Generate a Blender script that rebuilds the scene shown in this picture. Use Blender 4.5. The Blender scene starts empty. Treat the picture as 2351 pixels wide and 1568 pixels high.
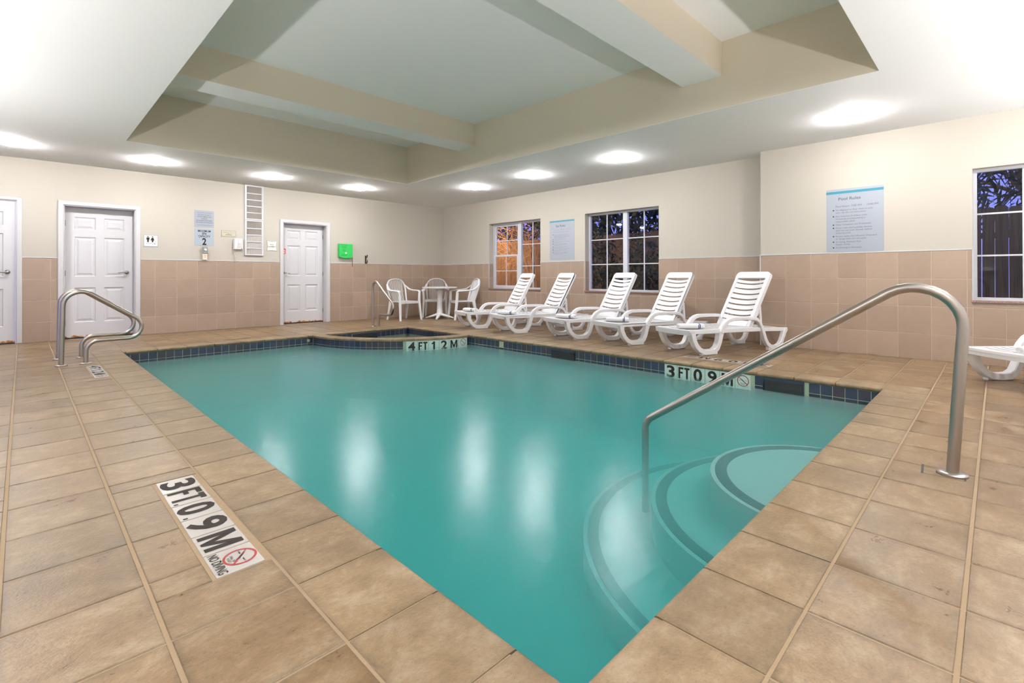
import bpy, math, random
from mathutils import Vector, Matrix
random.seed(7)
S = bpy.context.scene
COL = S.collection
PI = math.pi

# ------------------------------------------------------------------ camera, world, exposure
F_PX, CX, CY = 1119.577, 1175.24, 629.01
YAW, PITCH, ROLL = math.radians(44.879), math.radians(0.196), math.radians(-0.096)
CAM = Vector((-7.810, -10.361, 1.0))
_F = Vector((math.cos(YAW), math.sin(YAW), 0)); _R = Vector((math.sin(YAW), -math.cos(YAW), 0)); _U = Vector((0, 0, 1))
_F2 = _F*math.cos(PITCH) + _U*math.sin(PITCH); _U2 = _U*math.cos(PITCH) - _F*math.sin(PITCH)
_R3 = _R*math.cos(ROLL) + _U2*math.sin(ROLL); _U3 = _U2*math.cos(ROLL) - _R*math.sin(ROLL)
cd = bpy.data.cameras.new('camera'); cam = bpy.data.objects.new('camera', cd); COL.objects.link(cam)
cd.sensor_width = 36; cd.lens = 36*F_PX/2351; cd.shift_x = -(CX-1175.5)/2351; cd.shift_y = (CY-784)/2351
cd.clip_start = 0.02; cd.clip_end = 200
M = Matrix((( _R3.x, _U3.x, -_F2.x, CAM.x), (_R3.y, _U3.y, -_F2.y, CAM.y), (_R3.z, _U3.z, -_F2.z, CAM.z), (0, 0, 0, 1)))
cam.matrix_world = M
S.camera = cam

W = bpy.data.worlds.new('dusk'); S.world = W; W.use_nodes = True
bgn = W.node_tree.nodes['Background']
bgn.inputs[0].default_value = (0.20, 0.23, 0.85, 1); bgn.inputs[1].default_value = 1.25

S.view_settings.view_transform = 'Standard'; S.view_settings.look = 'None'
S.view_settings.gamma = 1; S.view_settings.use_curve_mapping = False
S.view_settings.exposure = 0.40
LENS_E = 360.0         # radiance of each recessed downlight's drop lens
FILL_UP_E = 470.0           # radiance of the uplights added on unseen walls to lift the ceiling
LAMP_COL = (1.0, 0.985, 0.995, 1)
S.cycles.max_bounces = 12; S.cycles.diffuse_bounces = 5; S.cycles.glossy_bounces = 4
S.cycles.transparent_max_bounces = 12; S.cycles.volume_bounces = 1; S.cycles.transmission_bounces = 6
S.cycles.sample_clamp_indirect = 6.0
S.cycles.use_denoising = True; S.cycles.use_adaptive_sampling = True; S.cycles.adaptive_threshold = 0.03; S.cycles.use_light_tree = False
S.cycles.caustics_reflective = False; S.cycles.caustics_refractive = False

# ------------------------------------------------------------------ material helpers
def nmat(name):
    m = bpy.data.materials.new(name); m.use_nodes = True
    nt = m.node_tree; b = nt.nodes['Principled BSDF']
    return m, nt, b
def N(nt, t, **kw):
    n = nt.nodes.new(t)
    for k, v in kw.items(): setattr(n, k, v)
    return n
def srgb(r, g, b):
    f = lambda c: (c/255/12.92 if c/255 <= .04045 else ((c/255+.055)/1.055)**2.4)
    return (f(r), f(g), f(b), 1)
def plain(name, col, rough=.5, metal=0.0, spec=.5, bump=None):
    m, nt, b = nmat(name)
    b.inputs['Base Color'].default_value = col; b.inputs['Roughness'].default_value = rough
    b.inputs['Metallic'].default_value = metal; b.inputs['Specular IOR Level'].default_value = spec
    if bump:
        g = N(nt, 'ShaderNodeNewGeometry'); n = N(nt, 'ShaderNodeTexNoise'); n.inputs['Scale'].default_value = bump[0]; n.inputs['Detail'].default_value = 3
        nt.links.new(g.outputs['Position'], n.inputs['Vector'])
        bp = N(nt, 'ShaderNodeBump'); bp.inputs['Strength'].default_value = bump[1]; bp.inputs['Distance'].default_value = .01
        nt.links.new(n.outputs['Fac'], bp.inputs['Height']); nt.links.new(bp.outputs['Normal'], b.inputs['Normal'])
    return m
def emit(name, col, s):
    m, nt, b = nmat(name); nt.nodes.remove(b)
    e = N(nt, 'ShaderNodeEmission'); e.inputs[0].default_value = col; e.inputs[1].default_value = s
    nt.links.new(e.outputs[0], nt.nodes['Material Output'].inputs[0]); return m
def ramp(nt, stops):
    r = N(nt, 'ShaderNodeValToRGB'); el = r.color_ramp.elements
    while len(el) < len(stops): el.new(.5)
    for e, (p, c) in zip(el, stops): e.position = p; e.color = c
    return r
def stone(name, c_dark, c_mid, c_light, rough, scale=(2.2, 7.0, 4.0), stain=0.35, bump=.15, vary=.12, spec=.5, rv=1.0, dirt=0.0):
    """stone-look tile: streaky clouds, own tone per tile, worn blotches"""
    m, nt, b = nmat(name); L = nt.links.new
    g = N(nt, 'ShaderNodeNewGeometry'); oi = N(nt, 'ShaderNodeObjectInfo')
    add = N(nt, 'ShaderNodeMath', operation='ADD'); L(g.outputs['Random Per Island'], add.inputs[0]); L(oi.outputs['Random'], add.inputs[1])
    fr = N(nt, 'ShaderNodeMath', operation='FRACT'); L(add.outputs[0], fr.inputs[0])
    mul = N(nt, 'ShaderNodeMath', operation='MULTIPLY'); L(fr.outputs[0], mul.inputs[0]); mul.inputs[1].default_value = 57.0
    off = N(nt, 'ShaderNodeVectorMath', operation='ADD'); L(g.outputs['Position'], off.inputs[0]); L(mul.outputs[0], off.inputs[1])
    mp = N(nt, 'ShaderNodeMapping'); mp.inputs['Scale'].default_value = scale; L(off.outputs[0], mp.inputs['Vector'])
    n1 = N(nt, 'ShaderNodeTexNoise'); n1.inputs['Scale'].default_value = 1.9; n1.inputs['Detail'].default_value = 9; n1.inputs['Roughness'].default_value = .72; n1.inputs['Distortion'].default_value = .25
    L(mp.outputs[0], n1.inputs['Vector'])
    r1 = ramp(nt, [(.30, c_dark), (.5, c_mid), (.68, c_light)]); L(n1.outputs['Fac'], r1.inputs['Fac'])
    # large stains that run across tiles
    n2 = N(nt, 'ShaderNodeTexNoise'); n2.inputs['Scale'].default_value = 1.3; n2.inputs['Detail'].default_value = 5; L(g.outputs['Position'], n2.inputs['Vector'])
    r2 = ramp(nt, [(.52, (1, 1, 1, 1)), (.72, (1-stain, 1-stain, 1-stain*.95, 1))]); L(n2.outputs['Fac'], r2.inputs['Fac'])
    mx = N(nt, 'ShaderNodeMix', data_type='RGBA', blend_type='MULTIPLY'); mx.inputs[0].default_value = 1
    L(r1.outputs['Color'], mx.inputs[6]); L(r2.outputs['Color'], mx.inputs[7])
    n4 = N(nt, 'ShaderNodeTexNoise'); n4.inputs['Scale'].default_value = 11; n4.inputs['Detail'].default_value = 7; n4.inputs['Roughness'].default_value = .75; L(mp.outputs[0], n4.inputs['Vector'])
    m4 = N(nt, 'ShaderNodeMapRange'); L(n4.outputs['Fac'], m4.inputs[0]); m4.inputs[1].default_value = .3; m4.inputs[2].default_value = .7; m4.inputs[3].default_value = 1-stain*.55; m4.inputs[4].default_value = 1+stain*.3
    mx4 = N(nt, 'ShaderNodeVectorMath', operation='SCALE'); L(mx.outputs[2], mx4.inputs[0]); 
    n5 = N(nt, 'ShaderNodeTexNoise'); n5.inputs['Scale'].default_value = 34; n5.inputs['Detail'].default_value = 3; L(mp.outputs[0], n5.inputs['Vector'])
    m5 = N(nt, 'ShaderNodeMapRange'); L(n5.outputs['Fac'], m5.inputs[0]); m5.inputs[1].default_value = .60; m5.inputs[2].default_value = .70; m5.inputs[3].default_value = 1; m5.inputs[4].default_value = 1-stain*.6
    m6 = N(nt, 'ShaderNodeMath', operation='MULTIPLY'); L(m4.outputs[0], m6.inputs[0]); L(m5.outputs[0], m6.inputs[1]); L(m6.outputs[0], mx4.inputs['Scale'])
    hsv = N(nt, 'ShaderNodeHueSaturation'); L(mx4.outputs[0], hsv.inputs['Color'])
    mr = N(nt, 'ShaderNodeMapRange'); L(fr.outputs[0], mr.inputs[0]); mr.inputs[3].default_value = 1-vary; mr.inputs[4].default_value = 1+vary*.6
    L(mr.outputs[0], hsv.inputs['Value']); L(hsv.outputs[0], b.inputs['Base Color'])
    if dirt:   # grime left along the edges of each tile
        tc = N(nt, 'ShaderNodeTexCoord'); ab = N(nt, 'ShaderNodeVectorMath', operation='SUBTRACT'); L(tc.outputs['Generated'], ab.inputs[0]); ab.inputs[1].default_value = (.5, .5, .5)
        a2 = N(nt, 'ShaderNodeVectorMath', operation='ABSOLUTE'); L(ab.outputs[0], a2.inputs[0]); sx = N(nt, 'ShaderNodeSeparateXYZ'); L(a2.outputs[0], sx.inputs[0])
        mxm = N(nt, 'ShaderNodeMath', operation='MAXIMUM'); L(sx.outputs[0], mxm.inputs[0]); L(sx.outputs[1], mxm.inputs[1])
        nd = N(nt, 'ShaderNodeTexNoise'); nd.inputs['Scale'].default_value = 9; nd.inputs['Detail'].default_value = 4; L(g.outputs['Position'], nd.inputs['Vector'])
        ma = N(nt, 'ShaderNodeMath', operation='MULTIPLY_ADD'); L(nd.outputs['Fac'], ma.inputs[0]); ma.inputs[1].default_value = .10; L(mxm.outputs[0], ma.inputs[2])
        rd = ramp(nt, [(.485, (1, 1, 1, 1)), (.56, (1-dirt, 1-dirt, 1-dirt, 1))]); L(ma.outputs[0], rd.inputs[0])
        md = N(nt, 'ShaderNodeMix', data_type='RGBA', blend_type='MULTIPLY'); md.inputs[0].default_value = 1; L(hsv.outputs[0], md.inputs[6]); L(rd.outputs[0], md.inputs[7]); L(md.outputs[2], b.inputs['Base Color'])
    n3 = N(nt, 'ShaderNodeTexNoise'); n3.inputs['Scale'].default_value = 28; n3.inputs['Detail'].default_value = 5; L(mp.outputs[0], n3.inputs['Vector'])
    mr2 = N(nt, 'ShaderNodeMapRange'); L(n1.outputs['Fac'], mr2.inputs[0]); mr2.inputs[1].default_value = .3; mr2.inputs[2].default_value = .7; mr2.inputs[3].default_value = rough-.08*rv; mr2.inputs[4].default_value = rough+.12*rv
    L(mr2.outputs[0], b.inputs['Roughness']); b.inputs['Specular IOR Level'].default_value = spec
    bp = N(nt, 'ShaderNodeBump'); bp.inputs['Strength'].default_value = bump; bp.inputs['Distance'].default_value = .004
    ad = N(nt, 'ShaderNodeMath', operation='ADD'); L(n3.outputs['Fac'], ad.inputs[0]); L(n1.outputs['Fac'], ad.inputs[1])
    L(ad.outputs[0], bp.inputs['Height']); L(bp.outputs['Normal'], b.inputs['Normal'])
    return m

MAT = {}
MAT['deck'] = stone('travertine_tile', (0.154, 0.092, 0.039, 1), (0.238, 0.154, 0.077, 1), (0.352, 0.260, 0.163, 1), .33, (3.4, 4.6, 4.0), .36, .30, .16, dirt=.30)
MAT['coping'] = stone('coping_travertine', (0.167, 0.108, 0.050, 1), (0.252, 0.171, 0.090, 1), (0.360, 0.270, 0.173, 1), .46, (3.4, 4.4, 4), .36, .45, .14, dirt=.22)
MAT['walltile'] = stone('wall_tile_ceramic', (0.345, 0.250, 0.187, 1), (0.363, 0.266, 0.200, 1), (0.379, 0.279, 0.211, 1), .38, (2.2, 2.2, 2.2), .0, .02, .09, .4, .1)
MAT['grout'] = plain('grout', (0.315, 0.225, 0.135, 1), .9, bump=(60, .3))
MAT['wallgrout'] = plain('wall_grout', (0.552, 0.460, 0.368, 1), .9)
MAT['paint'] = plain('cream_paint', (0.483, 0.446, 0.386, 1), .62, spec=.3, bump=(160, .06))
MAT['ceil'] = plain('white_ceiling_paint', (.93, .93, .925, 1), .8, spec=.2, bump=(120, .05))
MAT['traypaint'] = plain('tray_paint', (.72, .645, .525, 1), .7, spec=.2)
MAT['trimwhite'] = plain('white_gloss_paint', (0.552, 0.538, 0.552, 1), .35)
MAT['vinyl'] = plain('white_vinyl', (0.589, 0.598, 0.635, 1), .35)
MAT['plastic'] = plain('white_plastic', (0.744, 0.744, 0.763, 1), .28)
MAT['steel'] = plain('brushed_steel', (.42, .38, .345, 1), .34, 1.0)
MAT['nickel'] = plain('satin_nickel', (.30, .29, .29, 1), .3, 1.0)
MAT['granite'] = stone('granite_sill', (.10, .05, .04, 1), (.26, .16, .13, 1), (.45, .34, .30, 1), .3, (60, 60, 60), 0, .05, 0)
MAT['black'] = plain('black_print', (.028, .022, .018, 1), .75, spec=.2)
MAT['ink'] = plain('grey_ink', (.10, .10, .115, 1), .6)
MAT['fadeink'] = plain('faded_ink', (.26, .27, .30, 1), .6)
MAT['red'] = plain('red_print', (.32, .03, .025, 1), .6)
MAT['redsticker'] = plain('red_sticker', (.75, .08, .06, 1), .5)
MAT['white'] = plain('white_print', (.85, .84, .82, 1), .5)
MAT['signgrey'] = plain('silver_sign', (.33, .355, .405, 1), .45, .1)
MAT['signblue'] = plain('silver_blue_sign', (.36, .41, .465, 1), .45, .1)
MAT['teal'] = plain('teal_stripe', (.03, .225, .31, 1), .4)
MAT['frost'] = plain('frosted_sign', (.68, .66, .62, 1), .3)
MAT['plaque'] = plain('khaki_plaque', (.50, .46, .34, 1), .5)
MAT['plaqueframe'] = plain('plaque_frame', (.36, .35, .29, 1), .5)
MAT['green'] = plain('green_box_plastic', (.02, .50, .09, 1), .35)
MAT['greenink'] = plain('green_ink', (.01, .17, .03, 1), .5)
MAT['iron'] = plain('dark_iron', (.05, .035, .025, 1), .5, .4)
MAT['timer'] = plain('timer_grey', (.30, .31, .34, 1), .4, .3)
MAT['ivory'] = plain('ivory_plastic', (.72, .66, .54, 1), .4)
MAT['phone'] = plain('phone_plastic', (.74, .70, .70, 1), .35)
MAT['louver'] = plain('dusty_louver', (.40, .36, .32, 1), .7)
MAT['louverlight'] = plain('clean_louver', (.66, .62, .58, 1), .7)
MAT['darkhole'] = plain('dark_recess', (.012, .014, .012, 1), .5)
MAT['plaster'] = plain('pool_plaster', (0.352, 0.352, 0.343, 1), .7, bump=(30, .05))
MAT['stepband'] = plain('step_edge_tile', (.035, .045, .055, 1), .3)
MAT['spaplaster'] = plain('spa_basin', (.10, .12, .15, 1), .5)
MAT['markerw'] = plain('marker_tile_white', (.46, .425, .395, 1), .3)
MAT['markerg'] = plain('waterline_marker_tile', (.58, .70, .64, 1), .25)
MAT['beigetile'] = plain('beige_waterline_tile', (.42, .44, .28, 1), .35)
MAT['poolgrout'] = plain('pool_grout', (.34, .42, .30, 1), .8)
MAT['towel'] = plain('white_terry', (.84, .84, .85, 1), .95, spec=.1, bump=(260, .5))
MAT['navy'] = plain('navy_stripe', (.03, .04, .12, 1), .9)
MAT['fencewood'] = None
MAT['bark'] = plain('bark', (.25, .15, .08, 1), .9)
MAT['twig'] = plain('dry_twig', (.45, .28, .14, 1), .8)
MAT['leaf'] = plain('dark_leaf', (.03, .05, .025, 1), .6)
MAT['shrub'] = plain('shrub_leaf', (.035, .06, .025, 1), .6)
MAT['ground'] = plain('night_lawn', (.05, .06, .03, 1), .9)
MAT['brass'] = plain('lantern_metal', (.05, .05, .05, 1), .4, .5)

def navy_tile():
    m, nt, b = nmat('navy_waterline_tile'); L = nt.links.new
    oi = N(nt, 'ShaderNodeObjectInfo'); g = N(nt, 'ShaderNodeNewGeometry')
    ad = N(nt, 'ShaderNodeMath', operation='ADD'); L(oi.outputs['Random'], ad.inputs[0]); L(g.outputs['Random Per Island'], ad.inputs[1])
    f = N(nt, 'ShaderNodeMath', operation='FRACT'); L(ad.outputs[0], f.inputs[0])
    r = ramp(nt, [(0, (.018, .022, .045, 1)), (.45, (.030, .038, .075, 1)), (.8, (.035, .032, .05, 1)), (1, (.055, .035, .045, 1))])
    L(f.outputs[0], r.inputs[0]); L(r.outputs[0], b.inputs['Base Color']); b.inputs['Roughness'].default_value = .3
    return m
MAT['navytile'] = navy_tile()

def door_paint():
    m, nt, b = nmat('door_paint_rusty_foot'); L = nt.links.new
    g = N(nt, 'ShaderNodeNewGeometry'); sp = N(nt, 'ShaderNodeSeparateXYZ'); L(g.outputs['Position'], sp.inputs[0])
    n = N(nt, 'ShaderNodeTexNoise'); n.inputs['Scale'].default_value = 14; n.inputs['Detail'].default_value = 6; L(g.outputs['Position'], n.inputs['Vector'])
    mr = N(nt, 'ShaderNodeMapRange'); L(sp.outputs['Z'], mr.inputs[0]); mr.inputs[1].default_value = .015; mr.inputs[2].default_value = .11; mr.inputs[3].default_value = .30; mr.inputs[4].default_value = -.28
    ad = N(nt, 'ShaderNodeMath', operation='ADD'); L(n.outputs['Fac'], ad.inputs[0]); L(mr.outputs[0], ad.inputs[1])
    r = ramp(nt, [(.60, (.60, .585, .605, 1)), (.66, (.55, .25, .07, 1)), (.80, (.12, .04, .015, 1))]); L(ad.outputs[0], r.inputs[0])
    L(r.outputs[0], b.inputs['Base Color']); b.inputs['Roughness'].default_value = .38
    return m
MAT['door'] = door_paint()

def fence_mat():
    m, nt, b = nmat('cedar_fence'); L = nt.links.new
    g = N(nt, 'ShaderNodeNewGeometry'); oi = N(nt, 'ShaderNodeObjectInfo')
    mp = N(nt, 'ShaderNodeMapping'); mp.inputs['Scale'].default_value = (8, 40, 1.5); L(g.outputs['Position'], mp.inputs[0])
    n = N(nt, 'ShaderNodeTexNoise'); n.inputs['Scale'].default_value = 1; n.inputs['Detail'].default_value = 5; L(mp.outputs[0], n.inputs['Vector'])
    r = ramp(nt, [(.3, (.085, .045, .018, 1)), (.55, (.145, .085, .034, 1)), (.75, (.19, .115, .05, 1))]); L(n.outputs['Fac'], r.inputs[0])
    h = N(nt, 'ShaderNodeHueSaturation'); mr = N(nt, 'ShaderNodeMapRange'); L(oi.outputs['Random'], mr.inputs[0]); mr.inputs[3].default_value = .75; mr.inputs[4].default_value = 1.15
    L(r.outputs[0], h.inputs['Color']); L(mr.outputs[0], h.inputs['Value']); L(h.outputs[0], b.inputs['Base Color']); b.inputs['Roughness'].default_value = .8
    return m
MAT['fencewood'] = fence_mat()

def glass_mat():
    m, nt, b = nmat('window_glass'); nt.nodes.remove(b); L = nt.links.new
    fr = N(nt, 'ShaderNodeFresnel'); fr.inputs[0].default_value = 1.5
    t = N(nt, 'ShaderNodeBsdfTransparent'); t.inputs[0].default_value = (.92, .93, .92, 1)
    g = N(nt, 'ShaderNodeBsdfGlossy'); g.inputs['Roughness'].default_value = .02
    mx = N(nt, 'ShaderNodeMixShader'); ge = N(nt, 'ShaderNodeNewGeometry'); fm = N(nt, 'ShaderNodeMath', operation='SUBTRACT', use_clamp=True); L(fr.outputs[0], fm.inputs[0]); L(ge.outputs['Backfacing'], fm.inputs[1])
    L(fm.outputs[0], mx.inputs[0]); L(t.outputs[0], mx.inputs[1]); L(g.outputs[0], mx.inputs[2])
    L(mx.outputs[0], nt.nodes['Material Output'].inputs[0]); return m
MAT['glass'] = glass_mat()

def water_mat(name, absorb, density, rough, bump, scat=0.0):
    m, nt, b = nmat(name); nt.nodes.remove(b); L = nt.links.new
    g = N(nt, 'ShaderNodeNewGeometry')
    mp = N(nt, 'ShaderNodeMapping'); mp.inputs['Rotation'].default_value = (0, 0, -YAW); mp.inputs['Scale'].default_value = (1.0, 1.0, 1.0); L(g.outputs['Position'], mp.inputs[0])
    n1 = N(nt, 'ShaderNodeTexNoise'); n1.inputs['Scale'].default_value = 5; n1.inputs['Detail'].default_value = 3; L(mp.outputs[0], n1.inputs['Vector'])
    n2 = N(nt, 'ShaderNodeTexNoise'); n2.inputs['Scale'].default_value = 70; n2.inputs['Detail'].default_value = 4; n2.inputs['Distortion'].default_value = 1.5; L(g.outputs['Position'], n2.inputs['Vector'])
    b1 = N(nt, 'ShaderNodeBump'); b1.inputs['Strength'].default_value = bump; b1.inputs['Distance'].default_value = .02; L(n1.outputs['Fac'], b1.inputs['Height'])
    b2 = N(nt, 'ShaderNodeBump'); b2.inputs['Strength'].default_value = bump*2; b2.inputs['Distance'].default_value = .003; L(n2.outputs['Fac'], b2.inputs['Height']); L(b1.outputs[0], b2.inputs['Normal'])
    fr = N(nt, 'ShaderNodeFresnel'); fr.inputs[0].default_value = 1.333
    t = N(nt, 'ShaderNodeBsdfTransparent'); t.inputs[0].default_value = (1, 1, 1, 1)
    gl = N(nt, 'ShaderNodeBsdfGlossy'); gl.inputs['Roughness'].default_value = rough; L(b2.outputs[0], gl.inputs['Normal'])
    mx = N(nt, 'ShaderNodeMixShader'); fm = N(nt, 'ShaderNodeMath', operation='SUBTRACT', use_clamp=True); L(fr.outputs[0], fm.inputs[0]); L(g.outputs['Backfacing'], fm.inputs[1])
    L(fm.outputs[0], mx.inputs[0]); L(t.outputs[0], mx.inputs[1]); L(gl.outputs[0], mx.inputs[2])
    va = N(nt, 'ShaderNodeVolumeAbsorption'); va.inputs[0].default_value = absorb; va.inputs[1].default_value = density
    o = nt.nodes['Material Output']; L(mx.outputs[0], o.inputs[0]); vs = N(nt, 'ShaderNodeVolumeScatter'); vs.inputs[0].default_value = (.24, .68, .66, 1); vs.inputs[1].default_value = scat
    av = N(nt, 'ShaderNodeAddShader'); L(va.outputs[0], av.inputs[0]); L(vs.outputs[0], av.inputs[1]); L(av.outputs[0] if scat else va.outputs[0], o.inputs[1])
    return m
# absorption = (1 - colour) * density per metre
MAT['water'] = water_mat('pool_water', (.0, .91, .895, 1), 1.25, .15, .14, .66)
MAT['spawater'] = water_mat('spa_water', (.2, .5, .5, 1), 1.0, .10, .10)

# ------------------------------------------------------------------ mesh helpers
class MB:
    def __init__(s): s.v = []; s.f = []; s.mi = []; s.cur = 0
    def add(s, vs, fs, T=None):
        o = len(s.v)
        if T is not None: vs = [tuple(T @ Vector(p)) for p in vs]
        s.v += [tuple(p) for p in vs]; s.f += [tuple(i+o for i in f) for f in fs]; s.mi += [s.cur]*len(fs)
        return s
    def box(s, x0, x1, y0, y1, z0, z1, T=None):
        if x0 > x1: x0, x1 = x1, x0
        if y0 > y1: y0, y1 = y1, y0
        if z0 > z1: z0, z1 = z1, z0
        v = [(x0,y0,z0),(x1,y0,z0),(x1,y1,z0),(x0,y1,z0),(x0,y0,z1),(x1,y0,z1),(x1,y1,z1),(x0,y1,z1)]
        return s.add(v, [(0,3,2,1),(4,5,6,7),(0,1,5,4),(1,2,6,5),(2,3,7,6),(3,0,4,7)], T)
    def rbox(s, x0, x1, y0, y1, z0, z1, c, T=None):
        """box with all edges chamfered"""
        hx, hy, hz = (x1-x0)/2, (y1-y0)/2, (z1-z0)/2; cx, cy, cz = (x0+x1)/2, (y0+y1)/2, (z0+z1)/2
        v = []; idx = {}
        for sx in (-1, 1):
            for sy in (-1, 1):
                for sz in (-1, 1):
                    for ax in range(3):
                        q = [sx*(hx-c), sy*(hy-c), sz*(hz-c)]; q[ax] += (sx, sy, sz)[ax]*c
                        idx[sx, sy, sz, ax] = len(v); v.append((q[0]+cx, q[1]+cy, q[2]+cz))
        fs = []
        for ax in range(3):
            a, b = [(1, 2), (2, 0), (0, 1)][ax]
            for sg in (-1, 1):
                def k(p, q):
                    w = [0, 0, 0]; w[ax] = sg; w[a] = p; w[b] = q; return tuple(w)
                loop = [idx[k(-1,-1)+(ax,)], idx[k(1,-1)+(ax,)], idx[k(1,1)+(ax,)], idx[k(-1,1)+(ax,)]]
                fs.append(tuple(loop if sg > 0 else loop[::-1]))
        for ax in range(3):
            a, b = [(1, 2), (2, 0), (0, 1)][ax]
            for p in (-1, 1):
                for q in (-1, 1):
                    def k(w_):
                        w = [0, 0, 0]; w[ax] = w_; w[a] = p; w[b] = q; return tuple(w)
                    l = [idx[k(-1)+(a,)], idx[k(1)+(a,)], idx[k(1)+(b,)], idx[k(-1)+(b,)]]
                    fs.append(tuple(l if p*q < 0 else l[::-1]))
        for sx in (-1, 1):
            for sy in (-1, 1):
                for sz in (-1, 1):
                    l = [idx[sx, sy, sz, 0], idx[sx, sy, sz, 1], idx[sx, sy, sz, 2]]
                    fs.append(tuple(l if sx*sy*sz > 0 else l[::-1]))
        return s.add(v, fs, T)
    def prism(s, poly, z0, z1, T=None):
        """extrude an xy polygon (ccw) from z0 to z1"""
        n = len(poly)
        v = [(x, y, z0) for x, y in poly] + [(x, y, z1) for x, y in poly]
        f = [tuple(range(n-1, -1, -1)), tuple(range(n, 2*n))] + [(i, (i+1) % n, n+(i+1) % n, n+i) for i in range(n)]
        return s.add(v, f, T)
    def tube(s, pts, r, seg=10, T=None, cap=True, flat=None):
        pts = [Vector(p) for p in pts]; n = len(pts); rs = r if isinstance(r, (list, tuple)) else [r]*n
        d0 = (pts[1]-pts[0]).normalized(); up = Vector((0, 0, 1)) if abs(d0.z) < .9 else Vector((1, 0, 0))
        a = d0.cross(up).normalized(); v = []
        for i, p in enumerate(pts):
            d = (pts[min(i+1, n-1)]-pts[max(i-1, 0)]).normalized()
            a = (a - d*a.dot(d)).normalized(); b = d.cross(a)
            for k in range(seg):
                t = 2*PI*k/seg
                ca, sb = math.cos(t)*rs[i], math.sin(t)*rs[i]
                if flat: ca *= flat[0]; sb *= flat[1]
                v.append(p + a*ca + b*sb)
        f = [(i*seg+k, i*seg+(k+1) % seg, (i+1)*seg+(k+1) % seg, (i+1)*seg+k) for i in range(n-1) for k in range(seg)]
        if cap: f += [tuple(range(seg-1, -1, -1)), tuple((n-1)*seg+k for k in range(seg))]
        return s.add(v, f, T)
    def lathe(s, prof, seg=24, T=None):
        """prof: (r,z) list, spun about z"""
        v = []; n = len(prof)
        for r, z in prof:
            for k in range(seg):
                t = 2*PI*k/seg; v.append((r*math.cos(t), r*math.sin(t), z))
        f = [(i*seg+k, i*seg+(k+1) % seg, (i+1)*seg+(k+1) % seg, (i+1)*seg+k) for i in range(n-1) for k in range(seg)]
        f += [tuple(range(seg-1, -1, -1)), tuple((n-1)*seg+k for k in range(seg))]
        return s.add(v, f, T)
    def band(s, path, wid, y0, y1, T=None):
        """a flat moulded band: path of (x,z), width (number or list) in the x-z plane, from y0 to y1"""
        n = len(path); ws = wid if isinstance(wid, (list, tuple)) else [wid]*n
        A, B = [], []
        for i in range(n):
            p = Vector(path[i]); d = (Vector(path[min(i+1, n-1)])-Vector(path[max(i-1, 0)])).normalized(); q = Vector((-d.y, d.x))
            A.append(p+q*ws[i]/2); B.append(p-q*ws[i]/2)
        c = min(.006, abs(y1-y0)*.2)
        v = []
        for i in range(n):
            a, b = A[i], B[i]; m = (b-a)*(c/max(ws[i], .001))
            ring = [(a+m, y0), (b-m, y0), (b, y0+c), (b, y1-c), (b-m, y1), (a+m, y1), (a, y1-c), (a, y0+c)]
            v += [(q.x, y, q.y) for q, y in ring]
        f = [(i*8+k, i*8+(k+1) % 8, (i+1)*8+(k+1) % 8, (i+1)*8+k) for i in range(n-1) for k in range(8)]
        f += [tuple(range(7, -1, -1)), tuple((n-1)*8+k for k in range(8))]
        return s.add(v, f, T)
    def mesh(s, name, mats, smooth=False):
        me = bpy.data.meshes.new(name); me.from_pydata(s.v, [], s.f)
        for m in (mats if isinstance(mats, (list, tuple)) else [mats]): me.materials.append(m)
        if any(s.mi): me.polygons.foreach_set('material_index', s.mi)
        import bmesh
        bm = bmesh.new(); bm.from_mesh(me); bmesh.ops.recalc_face_normals(bm, faces=bm.faces); bm.to_mesh(me); bm.free()
        if smooth:
            me.polygons.foreach_set('use_smooth', [True]*len(me.polygons))
            try: me.set_sharp_from_angle(angle=math.radians(40))
            except Exception: pass
        me.update(); return me
    def build(s, name, mats, parent=None, smooth=False, T=None):
        return put(name, s.mesh(name, mats, smooth), parent, T)

def put(name, me, parent=None, T=None):
    o = bpy.data.objects.new(name, me); COL.objects.link(o)
    if parent is not None: o.parent = parent
    if T is not None: o.matrix_local = T
    return o
def tag(o, label, cat, group=None, kind=None):
    o['label'] = label; o['category'] = cat
    if group: o['group'] = group
    if kind: o['kind'] = kind
    return o
def thing(name, label, cat, loc=(0, 0, 0), rz=0, group=None, kind=None):
    o = bpy.data.objects.new(name, None); COL.objects.link(o); o.empty_display_size = .1
    o.location = loc; o.rotation_euler = (0, 0, rz)
    return tag(o, label, cat, group, kind)
def copy_tree(o, parent=None):
    c = o.copy(); COL.objects.link(c)
    if parent is not None: c.parent = parent; c.matrix_parent_inverse = o.matrix_parent_inverse
    for ch in KIDS(o): copy_tree(ch, c)
    return c
def KIDS(o): return [x for x in list(COL.objects) if x.parent == o]
def frame(origin, right, up):
    r = Vector(right).normalized(); u = Vector(up).normalized(); n = r.cross(u)
    o = Vector(origin)
    return Matrix(((r.x, u.x, n.x, o.x), (r.y, u.y, n.y, o.y), (r.z, u.z, n.z, o.z), (0, 0, 0, 1)))
def arc(cx, cy, r, a0, a1, n):
    return [(cx+r*math.cos(math.radians(a0+(a1-a0)*i/n)), cy+r*math.sin(math.radians(a0+(a1-a0)*i/n))) for i in range(n+1)]
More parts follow.
